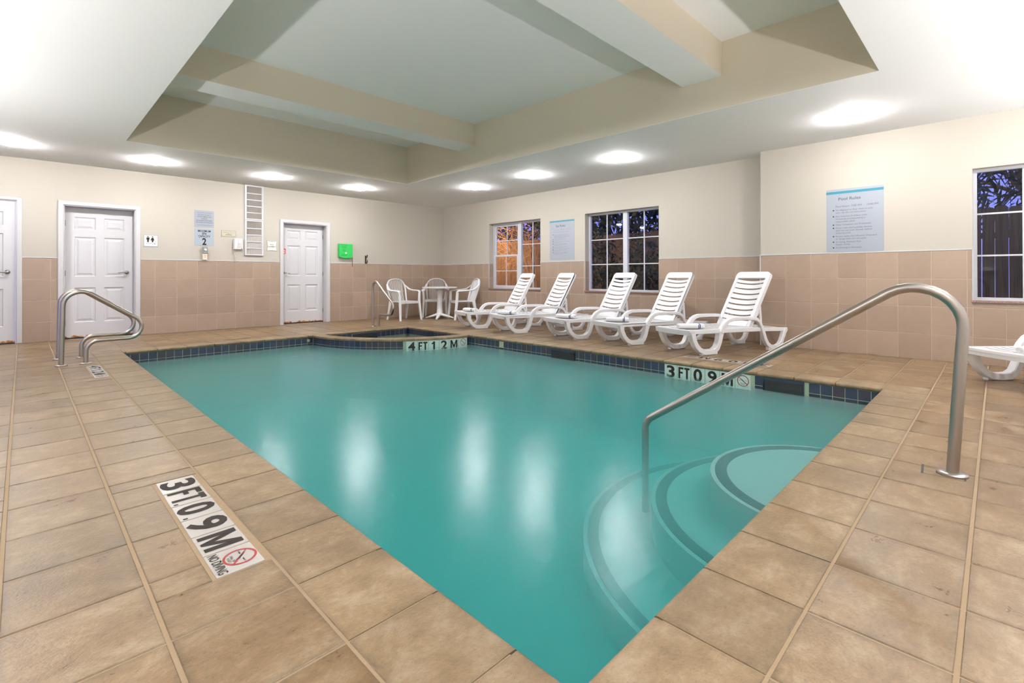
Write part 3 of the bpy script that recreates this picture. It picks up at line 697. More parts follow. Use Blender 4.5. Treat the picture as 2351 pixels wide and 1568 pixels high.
# ------------------------------------------------------------------ doors
def lever(parent, T, side):
    m = MB(); m.lathe([(.030, 0), (.031, .006), (.026, .016), (.014, .022), (.012, .045)], 18, T)
    h = m.build('handle_rose', MAT['nickel'], parent, True)
    m = MB(); m.tube([(0, 0, .042), (0, 0, .05), (side*.03, 0, .056), (side*.075, -.002, .055), (side*.12, -.008, .05)], [.009, .010, .010, .009, .008], 8, T)
    m.build('lever', MAT['nickel'], h, True)
def door(name, x0, x1, h, rec, cas, hinge, handle, lab):
    d = thing(name, lab, 'door', ((x0+x1)/2, 0, 0), 0, kind='structure'); D = Matrix.Translation((-(x0+x1)/2, 0, 0))
    # casing
    cw0, cw1 = x0-cas[0], x1-cas[1]; ht = cas[2]
    m = MB(); m.rbox(cas[0], x0+.006, -.022, .0, 0, ht, .005); m.rbox(x1-.006, cas[1], -.022, 0, 0, ht, .005); m.rbox(cas[0], cas[1], -.0225, 0, h-.006, ht, .005)
    m.build('casing', MAT['trimwhite'], d, T=D)
    m = MB(); m.box(x0-.01, x0+.02, -.004, .19, 0, h); m.box(x1-.02, x1+.01, -.004, .19, 0, h); m.box(x0, x1, -.004, .19, h-.018, h+.01)
    m.box(x0+.02, x0+.032, rec-.012, rec-.0, 0, h-.02) if False else None
    m.build('jamb', MAT['trimwhite'], d, T=D)
    a, b = x0+.023, x1-.023; top = h-.022; z0 = .018
    m = MB(); fr = rec; th = .04
    # slab built from stiles and rails with sunk, raised-centre panels
    wd = b-a; st_ = wd*.135; mid = wd*.12; pw = (wd-2*st_-mid)/2
    xs = [(a+st_, a+st_+pw), (b-st_-pw, b-st_)]
    zs = [(z0+.24, z0+.80), (z0+.98, z0+1.62), (z0+1.74, z0+1.94)]
    cellx = [a, xs[0][0], xs[0][1], xs[1][0], xs[1][1], b]; cellz = [z0, *zs[0], *zs[1], *zs[2], top]
    for i in range(5):
        for j in range(7):
            if i in (1, 3) and j in (1, 3, 5): continue
            m.box(cellx[i], cellx[i+1], fr, fr+th, cellz[j], cellz[j+1])
    sl_ = m.build('slab', MAT['door'], d, T=D)
    for px0, px1 in xs:
        for pz0, pz1 in zs:
            p = MB(); c = .022; y1 = fr+.012
            q = lambda e, y: [(px0+e, y, pz0+e), (px1-e, y, pz0+e), (px1-e, y, pz1-e), (px0+e, y, pz1-e)]
            v = q(0, fr) + q(.012, y1) + q(.03, y1) + q(.055, fr+.003); f = []
            for r_ in range(3):
                for k in range(4): f.append((r_*4+k, r_*4+(k+1) % 4, r_*4+4+(k+1) % 4, r_*4+4+k))
            f.append((12, 13, 14, 15)); p.add(v, f); p.build('panel', MAT['door'], sl_)
    hx = handle; T_ = frame((hx, fr, 1.065), (1, 0, 0), (0, 0, 1))
    lever(d, D @ T_, -1 if hx > (x0+x1)/2 else 1)
    m = MB(); m.box(a, b, fr-.0, fr+.05, -.002, z0-.004); m.build('threshold_gap', MAT['darkhole'], d, T=D)
    for hz in (.25, 1.05, 1.85):
        hg = MB(); hg.tube([(hinge, fr-.006, hz-.045), (hinge, fr-.006, hz+.045)], .007, 8); hg.build('hinge', MAT['nickel'], d, True, D)
    return d
door('door_1', -8.80, -7.863, 2.142, .012, (-8.86, -7.811, 2.18), -7.874, -7.965, 'white panelled door at the left edge of the far wall')
door('door_2', -7.36, -6.448, 2.13, .15, (-7.42, -6.388, 2.186), -7.33, -6.555, 'white six panel door left of the restroom sign with rusty foot')
door('door_3', -4.05, -3.118, 2.105, .15, (-4.105, -3.055, 2.16), -3.148, -3.985, 'white six panel door right of the tall vent grilles with rusty foot')

# ------------------------------------------------------------------ windows
def window(name, key, xf, lab, left_sash):
    y0, y1, z0, z1 = WIN[key]; L_ = y1-y0
    d = thing(name, lab, 'window', (xf, (y0+y1)/2, z0), 0, kind='structure'); D = Matrix.Translation((-xf, -(y0+y1)/2, -z0))
    # granite sill
    xw = BX if key == 'window_3' else 0
    m = MB(); m.rbox(xw-.025, xf+.05, y0-.012, y1+.012, z0-.022, z0+.003, .003); m.build('window_sill', MAT['granite'], d, T=D)
    fw = .035
    m = MB(); m.box(xf, xf+.06, y0, y0+fw, z0, z1); m.box(xf, xf+.06, y1-fw, y1, z0, z1); m.box(xf+.001, xf+.06, y0+fw, y1-fw, z0, z0+fw); m.box(xf+.001, xf+.06, y0+fw, y1-fw, z1-fw, z1)
    c = (y0+y1)/2; 
    if key == 'window_1': c = -2.71
    if key == 'window_2': c = -5.447
    m.box(xf-.008, xf+.06, c-.045, c+.045, z0+.001, z1-.001)
    m.build('window_frame', MAT['vinyl'], d, T=D)
    gw = .009
    def lites(par, a, b, lo, hi, nx, nz, xg):
        mm = MB()
        for i in range(1, nx): y = a+(b-a)*i/nx; mm.box(xg-.008, xg+.008, y-gw, y+gw, lo, hi)
        for j in range(1, nz): z = lo+(hi-lo)*j/nz; mm.box(xg-.0085, xg+.0085, a, b, z-gw, z+gw)
        mm.build('muntin', MAT['vinyl'], par, T=par_T(par))
        ys = [a+(b-a)*i/nx for i in range(nx+1)]; zs_ = [lo+(hi-lo)*j/nz for j in range(nz+1)]
        for i in range(nx):
            for j in range(nz):
                p = MB(); p.box(xg-.002, xg+.002, ys[i]+gw*.6, ys[i+1]-gw*.6, zs_[j]+gw*.6, zs_[j+1]-gw*.6); p.build('pane', MAT['glass'], par, T=par_T(par))
    def par_T(p): return D if p is d else Matrix.Identity(4)
    lo, hi = z0+fw, z1-fw
    lites(d, y0+fw, c-.045, lo, hi, 2, 3, xf+.03)
    if left_sash:
        a, b = c+.045, y1-fw; zm = 1.447
        for (s0, s1, xs_) in ((zm, hi, xf+.035), (lo, zm+.04, xf+.008)):
            sw = .05
            s_ = MB(); s_.box(xs_-.014, xs_+.014, a, a+sw, s0, s1); s_.box(xs_-.014, xs_+.014, b-sw, b, s0, s1); s_.box(xs_-.013, xs_+.013, a+sw, b-sw, s0, s0+sw*.8); s_.box(xs_-.013, xs_+.013, a+sw, b-sw, s1-sw*.8, s1)
            so = s_.build('sash', MAT['vinyl'], d, T=D)
            lites(so, a+sw, b-sw, s0+sw*.8, s1-sw*.8, 2, 2, xs_)
    else:
        lites(d, c+.045, y1-fw, lo, hi, 2, 3, xf+.03)
    return d
window('window_1', 'window_1', .135, 'white window onto the lit orange fence beside the plastic chairs', True)
window('window_2', 'window_2', .125, 'white window onto dark shrubs behind the middle loungers', False)
window('window_3', 'window_3', BX+.085, 'white window onto a dark fence and blue dusk at the right edge', False)

for nm, lab in (('window_4', 'tall glazing in the left wall outside the photo'),):
    a, b, z0, z1 = WIN[nm]; left = nm == 'window_4'
    T = frame((WL-.1, 0, 0), (0, 1, 0), (0, 0, 1)) if left else frame((0, WN-.1, 0), (-1, 0, 0), (0, 0, 1))
    if not left: a, b = -b, -a
    d = bpy.data.objects.new(nm, None); COL.objects.link(d); d.matrix_world = T; tag(d, lab, 'window', kind='structure')
    m = MB(); n_ = 6
    for k in range(n_+1): x = a+(b-a)*k/n_; m.box(x-.03, x+.03, z0, z1, -.03, .03)
    m.box(a, b, z0, z0+.06, -.03, .03); m.box(a, b, z1-.06, z1, -.03, .03); m.build('window_frame', MAT['vinyl'], d)
    for k in range(n_):
        p = MB(); p.box(a+(b-a)*k/n_+.03, a+(b-a)*(k+1)/n_-.03, z0+.06, z1-.06, -.003, .003); p.build('pane', MAT['glass'], d)
# ------------------------------------------------------------------ signs on the walls
def rounded(w, h, r, n=4):
    pts = []
    for cx, cy, a in ((w/2-r, h/2-r, 0), (-w/2+r, h/2-r, 90), (-w/2+r, -h/2+r, 180), (w/2-r, -h/2+r, 270)):
        pts += arc(cx, cy, r, a, a+90, n)
    return pts
def sign(name, lab, T, w, h, mat, r=.006, t=.005, group=None):
    """T: centre of the sign on the wall"""
    o = bpy.data.objects.new(name, None); COL.objects.link(o); o.empty_display_size = .05; o.matrix_world = T
    tag(o, lab, 'sign', group)
    m = MB(); m.prism(rounded(w, h, r), .0005, t); m.build('sign_board', mat, o)
    return o, Matrix.Translation((0, 0, t+.0012))
I4 = Matrix.Identity(4)
srnd = random.Random(11)
def at_b(x, z): return frame((x, 0, z), (1, 0, 0), (0, 0, 1))
def at_r(y, z, x=0): return frame((x, y, z), (0, -1, 0), (0, 0, 1))

# pool rules
w, h = .61, .82
o, T = sign('pool_rules_sign', 'silver Pool Rules sign with teal stripe on the projecting wall', at_r(-9.063, 1.711, BX), w, h, MAT['signgrey'], .012)
m = MB(); m.box(-w/2, w/2, h/2-.062, h/2-.03, 0, .001, T); m.build('teal_stripe', MAT['teal'], o)
m = MB(); text_into(m, 'Pool Rules', -.17, h/2-.148, .036, T, .24, bold=.012); m.build('lettering', MAT['ink'], o)
m = MB(); text_into(m, 'Pool Hours  7:00 AM  -  10:00 PM', -.20, h/2-.238, .022, T, .45); 
lines = [(.262, 'No lifeguard on duty. Swim at your', 1), (.296, 'own risk. Do not swim alone.', 0), (.343, 'Non-Swimmers & children under', 1), (.377, '14 must be accompanied by a', 0), (.411, 'responsible adult.', 0), (.452, 'Glass Containers are Prohibited.', 1),
         (.494, 'Person with communicable diseases', 1), (.527, 'shall not use pool. Shower before', 0), (.560, 'entering pool.', 0), (.603, 'Person under the influence of alcohol', 1), (.636, 'or drugs shall not use pool.', 0), (.676, 'No Diving. Maximum Pool', 1), (.709, 'Depth- 5 Feet.', 0), (.750, 'No Running or Horseplay.', 1)]
for y, s, b in lines: text_into(m, s, -.20, h/2-y-.022, .0185, T, len(s)*.0117)
m.build('small_print', MAT['ink'], o)['kind'] = 'stuff'
m = MB()
for y, s, b in lines:
    if b: m.box(-.232, -.218, h/2-y-.021, h/2-y-.007, 0, .0008, T)
m.build('bullet_points', MAT['black'], o)['kind'] = 'stuff'
# spa rules
w, h = .64, .82
o, T = sign('spa_rules_sign', 'silver Spa Rules sign with teal stripe between the two far windows', at_r(-4.032, 1.728), w, h, MAT['signgrey'], .012)
m = MB(); m.box(-w/2, w/2, h/2-.036, h/2-.006, 0, .001, T); m.build('teal_stripe', MAT['teal'], o)
m = MB(); text_into(m, 'Spa Rules', -.155, h/2-.135, .042, T, .25, bold=.012); m.build('lettering', MAT['ink'], o)
m = MB(); text_into(m, 'Spa Hours  7:00 AM - 10:00 PM', -.21, h/2-.205, .024, T, .45); text_into(m, 'For your Safety, Please observe', -.21, h/2-.25, .022, T, .42)
y = .285; bl = []
for n_ in (5, 2, 2, 3, 2, 1, 2, 3):
    bl.append(y)
    for k in range(n_):
        dashes(m, -.20, h/2-y-.012, srnd.uniform(.30, .41) if k < n_-1 or n_ == 1 else srnd.uniform(.12, .3), .010, T, srnd); y += .0185
    y += .008
m.build('small_print', MAT['fadeink'], o)['kind'] = 'stuff'
m = MB()
for y in bl: m.box(-.235, -.220, h/2-y-.014, h/2-y, 0, .0008, T)
m.build('bullet_points', MAT['black'], o)['kind'] = 'stuff'
# spa temperature, spa capacity
o, T = sign('spa_temperature_sign', 'grey spa water temperature warning sign above the capacity sign', at_b(-5.443, 2.053), .313, .31, MAT['signgrey'], .004)
m = MB()
m.box(-.115, .13, .112, .116, 0, .0005, T); m.box(-.115, .13, -.112, -.116, 0, .0005, T)
for s, y, wd in (('DO NOT USE SPA IF', .066, .20), ('WATER TEMPERATURE', .031, .23), ('IS ABOVE', -.004, .095), ('104 DEGREE FAHRENHEIT', -.039, .26), ('(40 DEGREE CENTIGRADE)', -.074, .27)):
    text_into(m, s, .0, y, .018, T, wd, 'CENTER', .01)
m.build('lettering', MAT['ink'], o)
o, T = sign('spa_capacity_sign', 'blue grey MAXIMUM SPA CAPACITY 2 sign', at_b(-5.442, 1.717), .31, .31, MAT['signblue'], .004)
m = MB()
text_into(m, 'MAXIMUM', 0, .094, .038, T, .20, 'CENTER', .012); text_into(m, 'SPA', 0, .046, .038, T, .075, 'CENTER', .018); text_into(m, 'CAPACITY', 0, -.003, .038, T, .19, 'CENTER', .018)
text_into(m, '2', 0, -.138, .118, T, .066, 'CENTER', .03); m.build('lettering', MAT['black'], o)
# restroom sign
o, T = sign('restroom_sign', 'white framed RESTROOM sign with figures right of the left door', at_b(-6.242, 1.605), .205, .212, MAT['signgrey'], .003)
m = MB(); m.box(-.094, .092, -.083, .098, 0, .002, T); pl = m.build('inner_panel', MAT['white'], o)
T2 = T @ Matrix.Translation((0, 0, .003))
m = MB()
def person(cx, skirt):
    m.prism(arc(cx, .078, .0095, 0, 330, 11), 0, .0006, T2)
    if skirt: m.prism([(cx-.010, .064), (cx-.022, .03), (cx-.026, .012), (cx-.011, .012), (cx-.011, -.018), (cx+.011, -.018), (cx+.011, .012), (cx+.026, .012), (cx+.022, .03), (cx+.010, .064)][::-1], 0, .0006, T2)
    else: m.prism([(cx-.021, .065), (cx-.021, .022), (cx-.012, .022), (cx-.012, -.018), (cx+.012, -.018), (cx+.012, .022), (cx+.021, .022), (cx+.021, .065)][::-1], 0, .0006, T2)
person(-.042, False); person(.022, True); m.box(-.013, -.009, -.012, .078, 0, .0006, T2)
m.build('figures', MAT['black'], o)
m = MB(); text_into(m, 'RESTROOM', 0, -.052, .020, T2, .125, 'CENTER', .01); 
ring = arc(.062, -.008, .010, 100, 380, 12)
m.tube([(x, y, .001) for x, y in ring], .0016, 6, T2); m.tube([(.060, .022, .001), (.060, .004, .001), (.073, .002, .001), (.079, -.014, .001)], .0018, 6, T2)
m.build('lettering', MAT['ink'], o)
# plaque
o, T = sign('emergency_plaque', 'small khaki emergency call plaque above the wall phone', at_b(-5.04, 1.807), .256, .125, MAT['plaqueframe'], .003)
m = MB(); m.box(-.113, .113, -.047, .047, 0, .002, T); m.build('inner_panel', MAT['plaque'], o)
T2 = T @ Matrix.Translation((0, 0, .003)); m = MB(); text_into(m, 'EMERGENCY CALL 911', 0, .012, .013, T2, .185, 'CENTER')
for y, wd in ((-.008, .05), (-.02, .11), (-.031, .11)): dashes(m, -wd/2, y, wd, .007, T2, srnd)
m.build('lettering', MAT['ink'], o)
# pool equipment sign (pillow-shaped frame)
o = bpy.data.objects.new('pool_equipment_sign', None); COL.objects.link(o); o.matrix_world = at_b(-4.261, 1.607)
tag(o, 'small framed POOL EQUIPMENT sign with curved sides left of a door', 'sign')
def pillow(w, h, b):
    p = []
    for (x0, y0), (x1, y1), (nx, ny) in (((w, h), (-w, h), (0, -1)), ((-w, h), (-w, -h), (1, 0)), ((-w, -h), (w, -h), (0, 1)), ((w, -h), (w, h), (-1, 0))):
        for k in range(6):
            t = k/6; q = 4*t*(1-t)*b; p.append((x0+(x1-x0)*t+nx*q, y0+(y1-y0)*t+ny*q))
    return p
m = MB(); m.prism(pillow(.100, .106, .012), .0005, .006); m.build('sign_board', MAT['plaqueframe'], o)
m = MB(); m.prism(pillow(.092, .098, .012), .0055, .0075); m.build('inner_panel', MAT['frost'], o)
T = Matrix.Translation((0, 0, .0085)); m = MB(); text_into(m, 'POOL', 0, .012, .022, T, .07, 'CENTER', .012); text_into(m, 'EQUIPMENT', 0, -.028, .022, T, .145, 'CENTER', .012); m.build('lettering', MAT['black'], o)
# red sticker on door 3
o = bpy.data.objects.new('door_sticker', None); COL.objects.link(o); o.matrix_world = frame((-3.985, .148, 1.515), (1, 0, 0), (0, 0, 1))
tag(o, 'small red and white warning sticker on the door by the vents', 'sticker')
m = MB(); m.prism([(-.052, -.05), (-.02, -.056), (.02, -.05), (.052, -.056), (.048, 0), (.054, .052), (.02, .058), (-.02, .052), (-.052, .058), (-.047, 0)], 0, .0012); m.build('backing', MAT['redsticker'], o)
m = MB(); m.box(-.035, .035, .012, .03, .0012, .002); m.box(-.04, .04, -.006, -.002, .0012, .002); m.box(-.035, .035, -.035, -.018, .0012, .002); m.build('print', MAT['white'], o)

# timer
o = bpy.data.objects.new('spa_timer', None); COL.objects.link(o); o.matrix_world = at_b(-5.438, 1.42)
tag(o, 'grey dial timer box over a cream plate under the capacity sign', 'timer')
m = MB(); m.rbox(-.038, .038, -.002, .121, 0, .062, .006); m.build('dial_box', MAT['timer'], o)
m = MB(); m.lathe([(.022, .062), (.022, .068), (.018, .082), (.010, .083)], 18, Matrix.Translation((0, .065, 0))); m.build('knob', MAT['white'], o, True)
m = MB(); m.rbox(-.036, .036, -.124, -.002, 0, .05, .006); m.build('cover_plate', MAT['ivory'], o)
m = MB(); T = Matrix.Translation((0, 0, .0508)); dashes(m, -.022, -.036, .044, .010, T, srnd); m.build('red_print', MAT['redsticker'], o)
m = MB(); m.lathe([(.006, .05), (.006, .055)], 10, Matrix.Translation((0, -.068, 0))); m.build('button', MAT['iron'], o)
# phone
o = bpy.data.objects.new('wall_phone', None); COL.objects.link(o); o.matrix_world = at_b(-4.885, 1.615)
tag(o, 'white wall telephone with a curly cord left of the vent grilles', 'telephone')
m = MB(); m.rbox(-.08, .08, -.105, .105, 0, .045, .008); m.build('body', MAT['phone'], o)
m = MB(); m.band([(-.095, .062), (-.06, .072), (.06, .072), (.095, .062)], [.042, .03, .03, .042], -.075, -.022, Matrix(((0, 1, 0, 0), (1, 0, 0, 0), (0, 0, 1, 0), (0, 0, 0, 1)))); m.build('handset', MAT['phone'], o)
m = MB()
for i in range(3):
    for j in range(4): m.rbox(.0+i*.022, .016+i*.022, .0-j*.022, .014-j*.022, .045, .050, .002)
m.build('keypad', MAT['frost'], o)
m = MB(); m.box(.052, .066, -.092, -.08, .045, .048); m.build('cradle_light', MAT['iron'], o)
pts = []
path = [(-.05, -.11, .03), (-.085, -.085, .02), (-.10, -.10, .02), (-.07, -.16, .025), (-.055, -.22, .025), (-.055, -.36, .02), (-.04, -.385, .02), (-.03, -.36, .02), (-.045, -.2, .02), (-.05, -.12, .025)]
for i in range(len(path)-1):
    a, b = Vector(path[i]), Vector(path[i+1]); n_ = max(4, int((b-a).length/.004))
    for k in range(n_):
        t = k*1.25; p = a.lerp(b, k/n_); pts.append(p+Vector((.007*math.cos(t), 0, .007*math.sin(t))))
m = MB(); m.tube(pts, .0022, 5); m.build('cord', MAT['phone'], o, True)
# vents
def vent(z0, z1, lab, dirty):
    x0, x1 = -4.768, -4.426
    o = bpy.data.objects.new('vent_grille', None); COL.objects.link(o); o.matrix_world = at_b((x0+x1)/2, (z0+z1)/2)
    tag(o, lab, 'vent')
    w, h = (x1-x0)/2, (z1-z0)/2; fwid = .036; nb = 5; bar = .02
    m = MB(); m.rbox(-w, -w+fwid, -h, h, 0, .03, .003); m.rbox(w-fwid, w, -h, h, 0, .03, .003); m.rbox(-w, w, -h, -h+fwid*.7, 0, .0305, .003); m.rbox(-w, w, h-fwid*.7, h, 0, .0305, .003)
    m.build('grille_frame', MAT['trimwhite'], o)
    ph = (2*h-1.4*fwid)/nb
    for k in range(nb):
        a = -h+.7*fwid+k*ph; b = a+ph-(bar if k < nb-1 else 0)
        m = MB(); m.box(-w+fwid, w-fwid, a, b, .001, .006)
        nf = 26
        for i in range(nf): x = -w+fwid+(2*w-2*fwid)*(i+.5)/nf; m.box(x-.0022, x+.0022, a, b, .006, .02)
        m.build('louver_panel', MAT['louver'] if dirty(k) else MAT['louverlight'], o)
        if k < nb-1: m = MB(); m.rbox(-w+fwid, w-fwid, b, b+bar, .002, .027, .002); m.build('cross_bar', MAT['trimwhite'], o)
vent(2.098, 2.776, 'upper white vent grille with dusty louvers touching the ceiling', lambda k: True)
vent(1.402, 2.094, 'lower white vent grille with cleaner bottom louvers above the tiles', lambda k: k > 2)
# green box
o = bpy.data.objects.new('green_wall_box', None); COL.objects.link(o); o.matrix_world = at_b(-2.716, 1.565)
tag(o, 'bright green plastic safety box with a hanging strap on the far wall', 'box')
def bow(w, h, d): return [(-w, h), (-w, -h*.95)] + [(-w+2*w*k/8, -h*.95-.025*math.sin(PI*k/8)) for k in range(1, 8)] + [(w, -h*.95), (w, h)]
m = MB(); m.prism(bow(.158, .15, 0), 0, .075); m.build('case', MAT['green'], o)
m = MB(); m.rbox(.075, .150, -.12, .13, .072, .082, .004); m.build('side_flap', MAT['green'], o)
T = Matrix.Translation((0, 0, .0758)); m = MB()
for y, wd in ((.125, .15), (.11, .17), (.085, .12), (.07, .11), (.05, .08), (.02, .07), (.0, .09), (-.02, .06), (-.09, .16), (-.11, .12), (-.125, .15)): dashes(m, -.045-wd/2, y, wd, .009, T, srnd)
m.build('small_print', MAT['greenink'], o)['kind'] = 'stuff'
m = MB(); m.lathe([(.019, .0755), (.019, .0775)], 18, Matrix.Translation((-.002, -.055, 0))); m.build('white_dot', MAT['white'], o)
m = MB(); m.box(.150, .158, -.36, -.05, .06, .068); m.build('strap', MAT['iron'], o)
# hook
o = bpy.data.objects.new('wall_hook', None); COL.objects.link(o); o.matrix_world = at_b(-2.205, 1.375)
tag(o, 'dark double utility hook on the wall right of the green box', 'hook')
m = MB(); m.rbox(-.017, .017, -.095, .095, 0, .014, .004); m.build('back_plate', MAT['iron'], o)
for y in (.055, -.075):
    m = MB(); m.tube(fillet([(0, y, .01), (0, y-.002, .075), (0, y+.055, .085)], [.025]), .0115, 8); m.build('hook_arm', MAT['iron'], o, True)

# ------------------------------------------------------------------ depth markers
def no_diving(par, T, R, txt=True):
    """the red ring, slash and diver printed on a marker tile"""
    m = MB(); a = arc(0, 0, R, 0, 360, 36); b = arc(0, 0, R*.86, 0, 360, 36)
    for k in range(36): m.add([(*b[k], 0), (*a[k], 0), (*a[k+1], 0), (*b[k+1], 0)], [(0, 1, 2, 3)], T)
    c, s = math.cos(math.radians(-38)), math.sin(math.radians(-38)); w = R*.075
    m.add([(-R*.9*c-w*-s*-1, -R*.9*s-w*c, .0001), (R*.9*c+w*s, R*.9*s-w*c, .0001), (R*.9*c-w*s, R*.9*s+w*c, .0001), (-R*.9*c-w*s, -R*.9*s+w*c, .0001)], [(0, 1, 2, 3)], T)
    m.build('prohibition_ring', MAT['red'], par)
    m = MB()
    m.add([(R*p[0], R*p[1], .0002) for p in ((-.42, .40), (-.1, .06), (.12, -.10), (.40, -.40), (.22, -.08), (.0, .14), (-.3, .36))], [(0, 1, 2, 3, 4, 5, 6)], T)
    for sx in (-1, 1):
        y0 = .12*sx
        m.tube([(sx*R*(.30+.07*k)-(0 if sx > 0 else 0), R*(.10+.05*math.sin(k*2.4)), .0003) for k in range(7)], R*.018, 4, T)
    if txt: text_into(m, 'SHALLOW', 0, -.52*R, R*.17, T @ Matrix.Translation((0, 0, .0002)), R*.85, 'CENTER', .0); text_into(m, 'WATER', 0, -.74*R, R*.17, T @ Matrix.Translation((0, 0, .0002)), R*.62, 'CENTER', .0)
    m.build('diver_print', MAT['black'], par)
def marker(name, lab, T, texts, tw, th, mat, cap, thick=.008, group=None, lowtext=None, ringR=.055, ringy=0):
    """row of printed tiles; T: left end, baseline direction +x, letter tops +y"""
    o = bpy.data.objects.new(name, None); COL.objects.link(o); o.matrix_world = T; tag(o, lab, 'sign', group)
    for i, s in enumerate(texts):
        tl = put('marker_tile', tile_mesh(tw-.007, th-.007, mat, thick, .0015), o, Matrix.Translation((tw*(i+.5), th/2, 0)))
        m = MB()
        if s == '@':
            no_diving(tl, Matrix.Translation((0, ringy, .0012)), ringR)
            if lowtext: text_into(m, lowtext, 0, -th/2+.012, .03, Matrix.Translation((0, 0, .0012)), tw*.86, 'CENTER', .012); m.build('lettering', MAT['black'], tl)
        else:
            dot = s.endswith('.'); q = s.rstrip('.')
            wd = tw*(.78 if len(q) > 1 else .62) if q not in ('1',) else tw*.17
            if not block(m, q, -.006 if dot else 0, -th/2+(th-cap)/2, cap, tw, Matrix.Translation((0, 0, .0012))): text_into(m, q, -.008 if dot else 0, -th/2+(th-cap)/2, cap, Matrix.Translation((0, 0, .0012)), wd*(.9 if dot else 1), 'CENTER', .028)
            if dot: m.add([(tw*.38, -th/2+(th-cap)/2, .0012), (tw*.38+.012, -th/2+(th-cap)/2, .0012), (tw*.38+.012, -th/2+(th-cap)/2+.016, .0012), (tw*.38, -th/2+(th-cap)/2+.016, .0012)], [(0, 1, 2, 3)])
            m.build('lettering', MAT['black'], tl)
    return o
L1 = (MARK1[3]-MARK1[2])/6
marker('depth_marker', 'white 3 FT 0.9 M no diving tiles in the near left deck', frame((MARK1[0]+.004, MARK1[3], .0), (0, -1, 0), (1, 0, 0)), ['3', 'FT.', '0.', '9', 'M', '@'], L1, MARK1[1]-MARK1[0]-.008, MAT['markerw'], .128, lowtext='NO DIVING', ringR=.054, ringy=.018)
L2 = (MARK2[3]-MARK2[2])/6
marker('depth_marker', 'worn white depth tiles in the deck beside the pair of rails', frame((MARK2[0]+.004, MARK2[3], .0), (0, -1, 0), (1, 0, 0)), ['4', 'FT.', '1.', '2', 'M', '@'], L2, MARK2[1]-MARK2[0]-.008, MAT['markerw'], .09, lowtext=None, ringR=.045)
marker('depth_marker', 'faded 3 FT 0.9 M tiles in the deck before the nearest lounger', frame((-1.925, -8.60, .0008), (0, 1, 0), (-1, 0, 0)), ['3', 'FT', '0', '9', 'M', '@'], .165, .15, MAT['markerw'], .11, thick=.001, ringR=.05)
o = bpy.data.objects.new('no_diving_tile', None); COL.objects.link(o); o.matrix_world = frame((-5.39, -1.79, .0), (-1, 0, 0), (0, -1, 0)); tag(o, 'thin strip lettered NO DIVING in the far deck edge', 'sign')
m = MB(); m.box(-.20, .20, -.045, .045, .0003, .0009); m.build('strip_base', MAT['deck'], o)
m = MB(); text_into(m, 'NO DIVING', 0, -.03, .06, Matrix.Translation((0, 0, .0016)), .34, 'CENTER', .01); m.build('lettering', MAT['black'], o)
# waterline markers
marker('waterline_marker', 'pale 3 FT 0.9 M waterline tiles under the nearest lounger', frame((bx1-.006, MKR[1], -.036-.165), (0, -1, 0), (0, 0, 1)), ['3', 'FT', '0', '9', 'M', '@'], (MKR[1]-MKR[0])/6, .165, MAT['markerg'], .128, ringR=.06, ringy=.01)
o = bpy.data.objects.new('waterline_marker', None); COL.objects.link(o); o.location = (SPC[0], SPC[1], 0); tag(o, 'pale 4 FT 1.2 M waterline tiles on the curved spa wall', 'sign')
tx = ['4', 'FT', '1', '2', 'M', '@']; dA = (AM[1]-AM[0])/6
for i, s in enumerate(tx):
    mid = math.radians(AM[0]+dA*(i+.5)); wdt = math.radians(dA)*SR
    Tl = Matrix.Translation((0, 0, 0)) @ frame(((SR+.0075)*math.cos(mid), (SR+.0075)*math.sin(mid), -.036-.0825), (-math.sin(mid), math.cos(mid), 0), (0, 0, 1))
    tl = put('marker_tile', tile_mesh(wdt-.005, .16, MAT['markerg'], .008, .0015), o, Tl)
    if s == '@': no_diving(tl, Matrix.Translation((0, .012, .0012)), .058)
    else:
        m = MB()
        if not block(m, s, 0, -.068, .128, wdt, Matrix.Translation((0, 0, .0012))): text_into(m, s, 0, -.068, .128, Matrix.Translation((0, 0, .0012)), wdt*(.80 if len(s) > 1 else 0.17 if s == '1' else .62), 'CENTER', .028)
        m.build('lettering', MAT['black'], tl)

# skimmers, lids, small fittings
def skimmer(lab, T, w, h):
    o = bpy.data.objects.new('skimmer', None); COL.objects.link(o); o.matrix_world = T; tag(o, lab, 'skimmer')
    m = MB(); m.box(-w/2, w/2, -h, 0, .0005, .003); m.build('mouth', MAT['darkhole'], o)
    m = MB(); m.box(-w/2-.008, w/2+.008, -.006, .018, 0, .007); m.box(-w/2-.008, -w/2, -h, 0, 0, .007); m.box(w/2, w/2+.008, -h, 0, 0, .007); m.build('mouth_frame', MAT['navytile'], o)
    m = MB(); m.box(-w/2+.01, w/2-.01, -.115, -.04, .004, .009); m.build('weir_flap', MAT['darkhole'], o)
skimmer('dark skimmer mouth below the middle loungers', frame((bx1-.002, -6.055, -.055), (0, -1, 0), (0, 0, 1)), .42, .115)
skimmer('dark skimmer mouth near the right corner of the pool', frame((bx1-.002, -8.845, -.055), (0, -1, 0), (0, 0, 1)), .36, .115)
skimmer('dark skimmer mouth inside the spa', frame((-3.385, SPC[1]-.006, -.06), (1, 0, 0), (0, 0, 1)), .48, .12)
def lid(x, y, r, lab):
    o = thing('deck_hatch', lab, 'hatch', (x, y, .0)); m = MB(); m.lathe([(r, 0), (r, .003), (r-.004, .004)], 28); m.build('lid_disc', MAT['deck'], o)
    for s in (-1, 1): m = MB(); m.lathe([(.012, .004), (.012, .0048)], 10, Matrix.Translation((s*r*.55, s*r*.2, 0))); m.build('finger_hole', MAT['darkhole'], o)
    m = MB(); m.lathe([(r+.008, .0), (r+.008, .0016)], 28); m.build('lid_ring', MAT['grout'], o)
lid(-1.80, -5.93, .115, 'round skimmer hatch in the deck before the third lounger')
